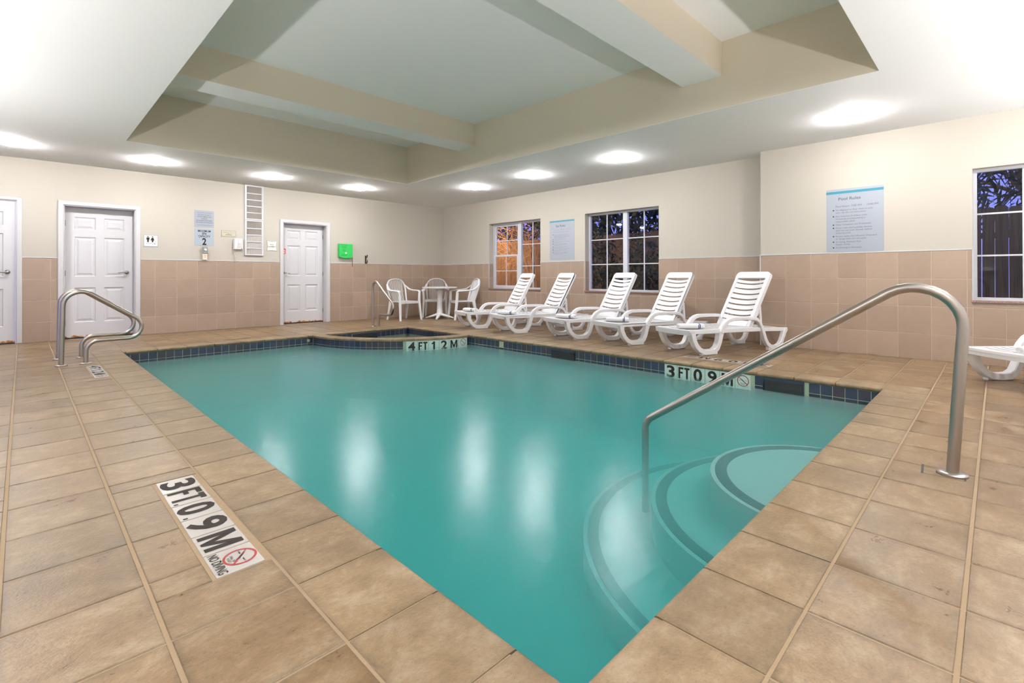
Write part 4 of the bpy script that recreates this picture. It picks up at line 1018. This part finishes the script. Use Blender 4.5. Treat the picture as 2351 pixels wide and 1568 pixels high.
lid(-1.875, -8.745, .125, 'round skimmer hatch in the deck right of the depth tiles')
lid(-3.47, -1.66, .10, 'round skimmer hatch in the deck left of the spa rail')
o = thing('rope_anchor', 'small round rope anchor in the far waterline left of the spa', 'fitting', (-4.42, by1-.004, -.085))
m = MB(); m.lathe([(.026, 0), (.026, .006), (.014, .012), (.013, .006)], 18, Matrix.Rotation(PI/2, 4, 'X')); m.build('anchor_ring', MAT['beigetile'], o, True)
o = thing('return_inlet', 'round brownish inlet on the pool wall under water', 'fitting', (bx1-.001, -7.755, -.27))
m = MB(); m.lathe([(.07, 0), (.07, .006), (.05, .014), (.02, .014)], 24, Matrix.Rotation(-PI/2, 4, 'Y')); m.build('inlet_cap', MAT['plaqueframe'], o, True)

# ------------------------------------------------------------------ handrails
def rail(name, lab, pts, radii, r, flanges, group=None, fl_r=.055):
    o = thing(name, lab, 'handrail', flanges[0], 0, group); D = Matrix.Translation(-Vector(flanges[0]))
    m = MB(); m.tube(fillet(pts, radii, 9), r, 16); m.build('tube', MAT['steel'], o, True, D)
    for f in flanges:
        m = MB(); m.lathe([(fl_r, 0), (fl_r, .008), (fl_r-.006, .013), (r+.004, .014)], 28); m.build('flange', MAT['steel'], o, True, D @ Matrix.Translation(f))
    return o
xr = -4.52
rail('handrail', 'large brushed steel handrail sloping from the near deck into the water',
     [(xr, -10.197, 0), (xr, -10.262, 1.118), (xr, -8.49, -.085), (xr, -8.49, -.77)], [.19, .12], .0252, [(xr, -10.197, 0)], fl_r=.062)
for y, lb in ((-2.95, 'steel figure four grab rail nearer the camera on the left deck'), (-2.345, 'steel figure four grab rail behind its twin on the left deck')):
    rail('grab_rail', lb, [(-7.502, y, 0), (-7.482, y, .968), (-6.496, y, .258), (-7.292, y, .258), (-7.294, y, 0)], [.155, .135, .12], .0235, [(-7.502, y, 0), (-7.294, y, 0)])
rail('grab_rail', 'single steel grab rail beside the spa left of the chairs',
     [(-2.9, -1.586, 0), (-2.9, -1.574, .985), (-2.9, -2.66, .255), (-2.9, -1.80, .255), (-2.9, -1.797, 0)], [.115, .145, .10], .0235, [(-2.9, -1.586, 0), (-2.9, -1.797, 0)])
# the slotted anchor cover under the near rail
o = thing('anchor_slots', 'thin dark slots of the anchor plate around the big handrail foot', 'anchor plate', (-4.53, -10.17, 0))
m = MB(); m.box(-.085, -.072, .005, .078, 0, .0012) if False else None
for bx_ in ((-.015, .10, .090, .098), (-.075, .10, .0, .0)): pass
D = Matrix.Translation((4.53, 10.17, 0))
def quad(m, pts): m.add([(x, y, .0009) for x, y in pts], [(0, 1, 2, 3)], D)
quad(m, [(-4.607, -10.093), (-4.452, -10.083), (-4.452, -10.073), (-4.607, -10.083)])
quad(m, [(-4.590, -10.250), (-4.500, -10.250), (-4.500, -10.243), (-4.590, -10.243)])
quad(m, [(-4.602, -10.093), (-4.598, -10.093), (-4.590, -10.245), (-4.594, -10.245)]); quad(m, [(-4.545, -10.09), (-4.542, -10.09), (-4.542, -10.15), (-4.545, -10.15)]); quad(m, [(-4.457, -10.083), (-4.454, -10.083), (-4.454, -10.2), (-4.457, -10.2)])
m.build('slot_lines', MAT['darkhole'], o)

# ------------------------------------------------------------------ loungers
def make_lounger(lab):
    root = thing('pool_lounger', lab, 'lounger', (0, 0, 0), 0, 'white plastic loungers along the window wall')
    P = MAT['plastic']; hw = .315
    for s in (1, -1):
        y0, y1 = (hw-.062, hw) if s > 0 else (-hw, -hw+.062)
        ya, yb = (hw-.052, hw+.006) if s > 0 else (-hw-.006, -hw+.052)
        front = [(-.128, .285), (-.112, .205), (-.072, .128), (-.018, .072), (.05, .040), (.135, .034), (.215, .040), (.272, .080), (.308, .155), (.325, .225), (.34, .285)]
        m = MB(); m.band(front, [.072, .064, .060, .062, .066, .066, .066, .062, .060, .064, .078], y0-(.02 if s > 0 else 0), y1+(.02 if s < 0 else 0)); m.band([(.012, .022), (.265, .022)], .044, y0+.006, y1-.004)
        m.build('leg', P, root, True)
        armp = [(.33, .27), (.365, .335), (.41, .39), (.46, .42), (.53, .437), (.70, .437), (.88, .432), (.95, .42), (1.0, .385), (1.045, .315), (1.08, .23), (1.11, .15), (1.15, .085), (1.205, .045), (1.27, .034), (1.33, .036), (1.38, .06), (1.42, .105), (1.445, .165), (1.47, .22), (1.50, .265)]
        wd = [.066, .060, .055, .050, .046, .044, .044, .046, .042, .046, .05, .052, .054, .056, .054, .054, .052, .05, .05, .055, .06]
        m = MB(); m.band(armp, wd, ya, yb); m.build('armrest', P, root, True)
        m = MB(); m.band([(1.165, .022), (1.40, .022)], .044, ya+.006, yb-.004); m.build('foot', P, root)
        m = MB(); m.band([(-.16, .292), (.4, .290), (.95, .282), (1.54, .262)], [.048, .052, .052, .05], (hw-.045) if s > 0 else -hw+.015, (hw-.015) if s > 0 else -hw+.045); m.build('side_rail', P, root, True)
    # seat: end panels and stiles, slats between
    m = MB()
    nose = [(-.195-.035*(1-(t/6)**2), hw*t/6) for t in range(-6, 7)]
    m.prism([(-.12, -hw)] + nose + [(-.12, hw)][::1], .296, .318)
    nz = [(x, y) for x, y in nose]
    for k in range(12):
        (xa, ya), (xb, yb) = nz[k], nz[k+1]; m.add([(xa, ya, .318), (xb, yb, .318), (xb+.006, yb, .258), (xa+.006, ya, .258), (xa+.02, ya, .318), (xb+.02, yb, .318), (xb+.02, yb, .258), (xa+.02, ya, .258)], [(0, 1, 2, 3), (4, 7, 6, 5), (3, 2, 6, 7)])
    for s in (1, -1): m.rbox(-.14, .90, s*.245 if s > 0 else -.30, .30 if s > 0 else -.245, .298, .318, .004)
    m.rbox(.835, .90, -.25, .25, .297, .3175, .004)
    seat = m.build('seat', P, root)
    n_ = 12; p0, p1 = -.115, .835
    for k in range(n_):
        a = p0+(p1-p0)*k/n_+.013; b = p0+(p1-p0)*(k+1)/n_-.013
        m = MB()
        ys = [-.25+.5*i/6 for i in range(7)]; zc = lambda y: .316-.008*(1-(y/.25)**2); bow_ = lambda y: -.020*(1-(y/.25)**2)
        v = []; 
        for y in ys: v += [(a+bow_(y), y, zc(y)), (b+bow_(y), y, zc(y)), (b+bow_(y), y, zc(y)-.0035), (a+bow_(y), y, zc(y)-.0035)]
        f = [(i*4+j, i*4+(j+1) % 4, i*4+4+(j+1) % 4, i*4+4+j) for i in range(6) for j in range(4)]
        m.add(v, f); m.build('slat', P, seat)
    # backrest in its own plane: u across, v up the back
    ang = math.radians(60.5); LB = .84; bw = .275
    TBk = Matrix.Translation((.855, 0, .315)) @ Matrix(((0, math.cos(ang), -math.sin(ang), 0), (1, 0, 0, 0), (0, math.sin(ang), math.cos(ang), 0), (0, 0, 0, 1)))
    m = MB(); s_ = .052; rc = .06; top0 = LB-.10
    m.rbox(-bw, -bw+s_, 0, LB-rc, -.018, .006, .004, TBk); m.rbox(bw-s_, bw, 0, LB-rc, -.018, .006, .004, TBk)
    tp = [(-bw, top0)] + [(bw, top0), (bw, LB-rc)] + arc(bw-rc, LB-rc, rc, 15, 90, 5) + arc(-bw+rc, LB-rc, rc, 90, 165, 5) + [(-bw, LB-rc)]
    m.prism(tp, -.018, .0065, TBk); m.rbox(-bw+s_, bw-s_, 0, .085, -.014, .004, .003, TBk)
    # deep rim around the sides and the top
    rim = [(-bw, .0), (-bw, LB-rc)] + arc(-bw+rc, LB-rc, rc, 180, 90, 6)[1:] + arc(bw-rc, LB-rc, rc, 90, 0, 6) + [(bw, 0)]
    for k in range(len(rim)-1):
        (xa, ya), (xb, yb) = rim[k], rim[k+1]; ca, cb = 1-.012/bw, 1
        m.add([(xa, ya, .004), (xb, yb, .004), (xb, yb, -.046), (xa, ya, -.046), (xa*.95, ya*.992, .004), (xb*.95, yb*.992, .004), (xb*.95, yb*.992, -.046), (xa*.95, ya*.992, -.046)], [(0, 1, 2, 3), (4, 7, 6, 5), (3, 2, 6, 7), (0, 4, 5, 1)], TBk)
    bk = m.build('backrest', P, root)
    n_ = 8; q0, q1 = .085, top0
    for k in range(n_):
        a = q0+(q1-q0)*k/n_+(.022 if k else .022); b = q0+(q1-q0)*(k+1)/n_-(.0 if k < n_-1 else .022)
        m = MB(); W_ = bw-s_+.004; ys = [-W_+2*W_*i/8 for i in range(9)]; dz = lambda y: -.030*(1-(y/W_)**2)
        v = []
        for y in ys: v += [(y, a+dz(y)*.3, dz(y)), (y, b+dz(y)*.3, dz(y)), (y, b+dz(y)*.3, dz(y)-.006), (y, a+dz(y)*.3, dz(y)-.006)]
        f = [(i*4+j, i*4+(j+1) % 4, i*4+4+(j+1) % 4, i*4+4+j) for i in range(8) for j in range(4)]
        m.add(v, f, TBk); m.build('slat', P, bk, True)
    for s in (1, -1):
        m = MB(); m.band([(1.05, .60), (1.085, .57), (1.10, .42), (1.115, .27)], [.03, .045, .04, .034], s*.235-.014, s*.235+.014)
        m.band([(.93, .36), (1.02, .44), (1.09, .53)], [.02, .018, .018], s*.235-.012, s*.235+.012); m.build('support_strut', P, root, True)
    m = MB(); m.tube([(1.085, -.24, .40), (1.085, .24, .40)], .012, 8); m.build('cross_bar', P, root, True)
    m = MB(); m.rbox(1.20, 1.26, -.29, .29, .258, .278, .004); m.rbox(1.49, 1.55, -.30, .30, .25, .276, .004); m.rbox(1.34, 1.40, -.29, .29, .254, .274, .004); m.build('tail_panel', P, root)
    return root
LOUNGE = [(-1.86, -7.760, -22, 'white slatted lounger nearest the big handrail, its towel at the foot corner'),
          (-1.725, -6.655, -20, 'white slatted lounger second from the big handrail'),
          (-1.76, -5.715, -18, 'white slatted lounger in the middle of five, before the dark window'),
          (-1.86, -4.495, -19, 'white slatted lounger under the Spa Rules sign'),
          (-1.845, -3.450, -20, 'white slatted lounger nearest the plastic chairs and table'),
          (-1.745, -10.70, -44, 'white slatted lounger cut off at the right edge behind the steel post')]
proto = None; hw = .315; LTF = []
for x, y, a, lab in LOUNGE:
    if proto is None: proto = make_lounger(lab); o = proto
    else: o = copy_tree(proto); o['label'] = lab
    t = math.radians(a); o.location = (x-math.sin(t)*hw, y+math.cos(t)*hw, 0); o.rotation_euler = (0, 0, t); LTF.append((o.location.copy(), t))

# ------------------------------------------------------------------ towels
def make_towel():
    root = thing('towel', '', 'towel', (0, 0, 0), 0, 'towels on the loungers')
    # a bath towel folded flat then rolled, lying across the foot
    m = MB(); n_ = 18; prof = []
    for k in range(n_): t = 2*PI*k/n_; prof.append((.062*math.copysign(abs(math.cos(t))**.8, math.cos(t)), .032+.032*math.copysign(abs(math.sin(t))**.75, math.sin(t))))
    ys = [-.165, -.155, -.08, 0, .08, .155, .165]; sc = [.86, 1, 1.03, 1.0, 1.03, 1, .86]; v = []
    for y, s_ in zip(ys, sc): v += [(px_*s_, y, pz_*s_) for px_, pz_ in prof]
    f = [(i*n_+k, i*n_+(k+1) % n_, (i+1)*n_+(k+1) % n_, (i+1)*n_+k) for i in range(len(ys)-1) for k in range(n_)] + [tuple(range(n_-1, -1, -1)), tuple((len(ys)-1)*n_+k for k in range(n_))]
    m.add(v, f); m.build('roll', MAT['towel'], root, True)
    m = MB(); pr = [(px_*1.035, (pz_-.032)*1.035+.0325) for px_, pz_ in prof]
    for y0 in (-.108, -.090):
        v = [(a, y0, b) for a, b in pr] + [(a, y0+.012, b) for a, b in pr]; m.add(v, [(k, (k+1) % n_, n_+(k+1) % n_, n_+k) for k in range(n_)])
    m.build('navy_stripe', MAT['navy'], root, True)
    m = MB(); m.rbox(.02, .10, -.16, .16, .0, .014, .005); m.build('loose_flap', MAT['towel'], root)
    for s in (-1, 1):
        m = MB(); sp = [(.045*(1-k/26)*math.cos(k*.75), s*.1655, .030+.022*(1-k/26)*math.sin(k*.75)) for k in range(24)]; m.tube(sp, .0022, 4); m.build('spiral_edge', MAT['louverlight'], root)
    return root
TOW = [(.02, -.10, 68, 'rolled white towel with navy stripe on the nearest lounger'), (.03, .0, 52, 'rolled white towel on the second lounger from the handrail'), (.03, -.02, 30, 'rolled white towel with navy stripe on the middle lounger'), (.0, -.02, 40, 'rolled white towel on the lounger under the Spa Rules sign'), (.0, -.06, 20, 'rolled white towel on the lounger beside the plastic chairs'), (.03, -.20, 75, 'rolled white towel on the lounger at the right edge')]
tp_ = None
for (x, y, a, lab), (loc, t) in zip(TOW, LTF):
    if tp_ is None: tp_ = make_towel(); o = tp_
    else: o = copy_tree(tp_)
    o['label'] = lab
    o.location = loc + Vector((x*math.cos(t)-y*math.sin(t), x*math.sin(t)+y*math.cos(t), .318)); o.rotation_euler = (0, 0, t+math.radians(a))

# ------------------------------------------------------------------ chairs and table
def make_chair(lab):
    """monobloc armchair facing -y"""
    root = thing('plastic_armchair', lab, 'chair', (0, 0, 0), 0, 'white plastic armchairs in the far corner'); P = MAT['plastic']
    m = MB(); pts = [(-.23, -.235), (.23, -.235), (.245, -.20), (.215, .20), (-.215, .20), (-.245, -.20)]
    m.prism(pts, .405, .425); m.prism([(-.23, -.24), (.23, -.24), (.23, -.222), (-.23, -.222)], .375, .424); m.build('seat', P, root)
    # back hoop
    tilt = lambda z: .20+(z-.42)*.30
    hoop = []
    half = [(.215, .42), (.225, .52), (.235, .62), (.242, .70), (.235, .77), (.21, .84), (.165, .89), (.09, .918), (0, .926)]
    full = [(-x, z) for x, z in half] + [(x, z) for x, z in half[::-1][1:]]
    m = MB(); m.tube([(x, tilt(z), z) for x, z in full], .019, 8, flat=(1.5, .75)); bk = m.build('backrest', P, root, True)
    zt = lambda x: .918-.62*abs(x)**2*2.4-.02
    for k in range(11):
        x = -.17+.34*k/10; m = MB(); top = min(.905, zt(x)+.01)
        m.tube([(x*.86, tilt(.42)+.0, .42), (x*.95, tilt(.62)+.022, .62), (x, tilt(top), top)], 0.0072, 6, flat=(1.25, .7)); m.build('slat', P, bk, True)
    for s in (-1, 1):
        arm = [(s*.235, tilt(.80), .80), (s*.262, .24, .735), (s*.283, .17, .685), (s*.290, .05, .665), (s*.288, -.10, .66), (s*.280, -.20, .655), (s*.272, -.225, .63)]
        m = MB(); m.tube(arm, [.016, .024, .029, .032, .033, .033, .028], 8, flat=(1.3, .6)); m.build('armrest', P, root, True)
        m = MB(); m.tube([(s*.276, -.215, .645), (s*.262, -.225, .42), (s*.272, -.25, .2), (s*.285, -.275, 0)], [.030, .034, .031, .026], 8, flat=(1.0, .85)); m.build('leg', P, root, True)
        m = MB(); m.tube([(s*.225, .185, .42), (s*.240, .225, .2), (s*.258, .27, 0)], [.042, .034, .026], 8, flat=(1.0, .85)); m.build('leg', P, root, True)
    return root
ch = make_chair('white plastic armchair standing alone left of the round table')
ch.location = (-1.655, -.745, 0); ch.rotation_euler = (0, 0, math.radians(3))
c2 = copy_tree(ch); c2['label'] = 'white plastic armchair in the corner behind the round table'; c2.location = (-.66, -.60, 0); c2.rotation_euler = (0, 0, math.radians(-40))
c3 = copy_tree(ch); c3['label'] = 'white plastic armchair seen from its side right of the round table'; c3.location = (-.60, -1.58, 0); c3.rotation_euler = (0, 0, math.radians(-112))
t = thing('round_table', 'small round white plastic pedestal table in the far corner', 'table', (-.93, -1.13, 0), math.radians(20))
m = MB(); m.lathe([(.385, .712), (.40, .716), (.402, .735), (.395, .741), (.0001, .741)], 40); m.build('tabletop', MAT['plastic'], t, True)
m = MB(); m.lathe([(.15, .713), (.10, .69), (.072, .64), (.062, .56), (.062, .30), (.072, .14), (.085, .08)], 20); m.build('pedestal', MAT['plastic'], t, True)
for k in range(4):
    m = MB(); a = k*PI/2+.35
    m.tube([(.04*math.cos(a), .04*math.sin(a), .10), (.16*math.cos(a), .16*math.sin(a), .065), (.27*math.cos(a), .27*math.sin(a), .035), (.33*math.cos(a), .33*math.sin(a), .018)], [.055, .04, .03, .022], 8, flat=(1, .75)); m.build('foot', MAT['plastic'], t, True)

# ------------------------------------------------------------------ downlights
MAT['lens'] = emit('downlight_lens', LAMP_COL, LENS_E)
vis = [(-7.938, -1.134, 'ceiling downlight at the left edge over the first door'), (-6.373, -1.135, 'ceiling downlight above the restroom sign on the far wall'), (-4.66, -1.18, 'ceiling downlight left of the vent grilles above the far deck'), (-3.002, -1.22, 'ceiling downlight right of the vents above the far deck'),
       (-1.40, -2.924, 'ceiling downlight nearest the far corner on the window side'), (-1.42, -4.551, 'ceiling downlight above the Spa Rules sign'), (-1.428, -6.307, 'ceiling downlight above the dark middle window'), (-1.302, -9.208, 'large looking ceiling downlight before the Pool Rules sign')]
hid = [(-8.45, y) for y in (-4.4, -6.4, -8.4)] + [(x, -11.0) for x in (-6.2, -3.8, -1.4)]
lp = None
for i, q in enumerate(vis+hid):
    if lp is None:
        lp = thing('downlight', '', 'ceiling light', (0, 0, 0), 0)
        m = MB(); m.lathe([(.078, -.001), (.105, -.001), (.107, -.006), (.080, -.016), (.078, -.012)], 28); m.build('trim_ring', MAT['trimwhite'], lp, True)
        m = MB(); m.lathe([(.086, -.004), (.083, -.024), (.068, -.042), (.040, -.052), (.0005, -.055)], 20); m.build('lens', MAT['lens'], lp, True)
        o = lp
    else: o = copy_tree(lp)
    o.location = (q[0], q[1], HC)
    o['label'] = q[2] if len(q) > 2 else 'ceiling downlight over the near and left deck outside the photo'
    if len(q) == 2: o['group'] = 'downlights outside the photo'

# uplights added on the two unseen walls only to brighten the ceiling
MAT['uplight'] = emit('added_uplight_lens', LAMP_COL, FILL_UP_E)  # glow of the added fill lights, no known fixture
sc0 = None
for k, (x, y, a) in enumerate([(WL, -3.6-2.2*q, 0) for q in range(4)] + [(-8.5+1.05*q, WN, 90) for q in range(8)]):
    if sc0 is None:
        sc0 = thing('added_uplight', 'added white bowl fill light on the unseen walls', 'added light', (0, 0, 0), 0, 'added fill lights brightening the ceiling')
        m = MB(); prof = [(.06, -.13), (.13, -.09), (.165, -.03), (.17, .0), (.160, .0), (.155, -.028), (.12, -.08), (.05, -.118)]
        nn = 14; v = []
        for r_, z_ in prof: v += [(r_*math.cos(PI*(q/nn-.5)), r_*math.sin(PI*(q/nn-.5)), z_) for q in range(nn+1)]
        m.add(v, [(p*(nn+1)+q, p*(nn+1)+q+1, (p+1)*(nn+1)+q+1, (p+1)*(nn+1)+q) for p in range(len(prof)-1) for q in range(nn)])
        m.box(0, .008, -.17, .17, -.13, .0); m.build('bowl', MAT['trimwhite'], sc0)
        m = MB(); m.prism([(.02, -.12)]+[(.02+.10*math.cos(PI*(q/8-.5)), .12*math.sin(PI*(q/8-.5))) for q in range(9)]+[(.02, .12)], -.035, -.03); m.build('lens', MAT['uplight'], sc0); o = sc0
    else: o = copy_tree(sc0)
    o.location = (x, y, 1.1); o.rotation_euler = (0, 0, math.radians(a))

# ------------------------------------------------------------------ outside
g = MB(); g.box(.2, 14, -18, 6, -.35, -.25); g.box(-26, WL-.2, -30, 12, -.35, -.25); g.box(WL-.2, .2, -30, WN-.2, -.35, -.25); tag(g.build('ground', MAT['ground']), 'dark lawn outside the windows', 'ground', kind='structure')
fence = thing('fence', 'tall board fence outside the windows, lit orange near the far one', 'fence', (2.5, -5, -.25)); FD = Matrix.Translation((-2.5, 5, .25))
frnd = random.Random(5); y = -14.5
while y < 3.0:
    wv = .138+frnd.uniform(-.004, .004); hv = 2.02+frnd.uniform(-.012, .012); yc = y+wv/2
    m = MB(); m.prism([(-wv/2, 0), (wv/2, 0), (wv/2, hv+.22), (wv/2-.025, hv+.25), (-wv/2+.025, hv+.25), (-wv/2, hv+.22)], -.009, .009)
    m.build('plank', MAT['fencewood'], fence, T=FD @ Matrix.Translation((2.5+frnd.uniform(-.004, .004), yc, -.25)) @ Matrix(((0, 0, 1, 0), (1, 0, 0, 0), (0, 1, 0, 0), (0, 0, 0, 1))) @ Matrix.Rotation(frnd.uniform(-.004, .004), 4, 'Z'))
    y += wv+(frnd.uniform(.006, .014) if y < -8.5 else .004)
for z in (.25, 1.55):
    m = MB(); m.box(2.52, 2.56, -14.5, 3, z, z+.09); m.build('fence_rail', MAT['fencewood'], fence, T=FD)
# lantern outside the far window
lan = thing('wall_lantern', 'outdoor wall lantern lighting the fence beyond the far window', 'lamp', (.22, .35, 2.35))
m = MB(); m.rbox(0, .03, -.06, .06, -.1, .1, .008); m.rbox(.02, .16, -.07, .07, .07, .10, .01); m.build('lantern_body', MAT['brass'], lan)
m = MB(); m.lathe([(.03, -.09), (.05, -.06), (.05, .06), (.03, .07)], 16, Matrix.Translation((.095, 0, 0))); m.build('lantern_globe', emit('sodium_globe', (1, .45, .12, 1), 12), lan, True)
ld = bpy.data.lights.new('lantern_light', 'POINT'); ld.energy = 560; ld.color = (1, .60, .26); ld.shadow_soft_size = .05
lo = bpy.data.objects.new('lantern_light', ld); COL.objects.link(lo); lo.parent = lan; lo.location = (.25, 0, -.05)
# bare twigs hanging over the fence
tw = thing('bare_shrub', 'bare twiggy shrub arching over the orange lit fence', 'shrub', (2.1, -1.3, -.25)); tr = random.Random(9)
D = Matrix.Translation((-2.1, 1.3, .25)) @ Matrix.Translation((-.15, 1.75, 0)); m = MB()
for k in range(7):
    a = tr.uniform(0, 6.28); m.tube([(2.25+.05*math.cos(a), -3.2+.05*math.sin(a), -.25), (2.15+.1*math.cos(a), -3.1+.15*math.sin(a), .9), (1.95+.3*math.cos(a), -2.9+.5*math.sin(a), 2.0+tr.random()*.4)], [.02, .015, .009], 5)
m.build('stem', MAT['twig'], tw, T=D); m = MB()
for k in range(115):
    b = Vector((1.95+tr.uniform(-.3, .2), -3.0+tr.uniform(-.5, .7), tr.uniform(1.3, 2.3))); d = Vector((tr.uniform(-.3, .15), tr.uniform(-.5, 1.2), tr.uniform(-.5, .8)))
    l = tr.uniform(.5, 1.1); p1 = b+d*l*.5+Vector((0, 0, .05)); p2 = b+d*l+Vector((0, 0, -.12)); m.tube([b, p1, p2], [.006, .004, .0015], 4)
    for j in range(3):
        q = b.lerp(p2, tr.random()); e_ = Vector((tr.uniform(-.2, .2), tr.uniform(-.2, .3), tr.uniform(-.2, .25))); m.tube([q, q+e_*.6, q+e_+Vector((0, 0, -.03))], [.003, .002, .001], 3)
o = m.build('twigs', MAT['twig'], tw, T=D); o['kind'] = 'stuff'
# dark shrubs before the fence beyond window 2
def leaf_cloud(m, c, rad, n, l, w, rr, droop=.3):
    for k in range(n):
        while True:
            p = Vector((rr.uniform(-1, 1), rr.uniform(-1, 1), rr.uniform(-1, 1)))
            if p.length < 1: break
        p = Vector(c)+Vector((p.x*rad[0], p.y*rad[1], p.z*rad[2])); d = Vector((rr.uniform(-1, 1), rr.uniform(-1, 1), rr.uniform(-1, .6))).normalized()
        s = d.cross(Vector((rr.uniform(-1, 1), rr.uniform(-1, 1), rr.uniform(-1, 1)))).normalized(); L_ = l*rr.uniform(.6, 1.2); q = p+d*L_*.5; e_ = p+d*L_+Vector((0, 0, -droop*L_))
        m.add([p, q+s*w/2, e_, q-s*w/2], [(0, 1, 2, 3)])
sr = random.Random(21)
for (x, y, rx, rz, lb) in ((1.55, -4.95, .5, 1.05, 'dark leafy shrub outside the middle window, left one'), (1.6, -3.7, .5, 1.2, 'dark leafy shrub outside the middle window, right one'), (1.55, -6.25, .45, .9, 'dark leafy shrub outside beyond the projecting wall')):
    o = thing('garden_shrub', lb, 'shrub', (x, y, -.25)); D = Matrix.Translation((-x, -y, .25))
    m = MB(); m.tube([(x, y, -.25), (x+.03, y+.05, .4), (x-.05, y, 1.0)], [.03, .025, .015], 6); m.build('stem', MAT['bark'], o, T=D)
    m = MB(); leaf_cloud(m, (x, y, rz-.15), (rx, .6, rz), 1500, .13, .045, sr); f_ = m.build('foliage', MAT['shrub'], o, T=D); f_['kind'] = 'stuff'
# big leaved tree above the fence beyond window 3
o = thing('garden_tree', 'dark lance leaved tree against the blue dusk outside the right window', 'tree', (4.2, -10.9, -.25)); D = Matrix.Translation((-4.2, 10.9, .25))
m = MB(); m.tube([(4.2, -10.9, -.25), (4.15, -10.85, 1.5), (4.0, -10.7, 2.6), (3.7, -10.4, 3.6)], [.16, .13, .09, .05], 8); m.build('trunk', MAT['bark'], o, True, D)
m = MB()
for k in range(16):
    z = sr.uniform(1.6, 3.4); b = Vector((4.1, -10.8, z)); e_ = b+Vector((sr.uniform(-1.2, .3), sr.uniform(-1.0, 1.5), sr.uniform(.1, .9))); m.tube([b, b.lerp(e_, .5)+Vector((0, 0, .1)), e_], [.035, .025, .012], 5)
m.build('branches', MAT['bark'], o, T=D)
m = MB(); leaf_cloud(m, (3.7, -10.5, 2.75), (.7, 1.5, .95), 800, .40, .055, sr); f_ = m.build('foliage', MAT['leaf'], o, T=D); f_['kind'] = 'stuff'
o = thing('garden_tree', 'dark tree mass behind the fence outside the middle window', 'tree', (4.6, -5.8, -.25)); D = Matrix.Translation((-4.6, 5.8, .25))
m = MB(); m.tube([(4.6, -5.8, -.25), (4.6, -5.8, 1.8)], [.15, .1], 8); m.build('trunk', MAT['bark'], o, True, D)
m = MB(); leaf_cloud(m, (4.6, -2.6, 3.0), (1.0, 6.6, 2.4), 7500, .32, .12, sr); f_ = m.build('foliage', MAT['leaf'], o, T=D); f_['kind'] = 'stuff'
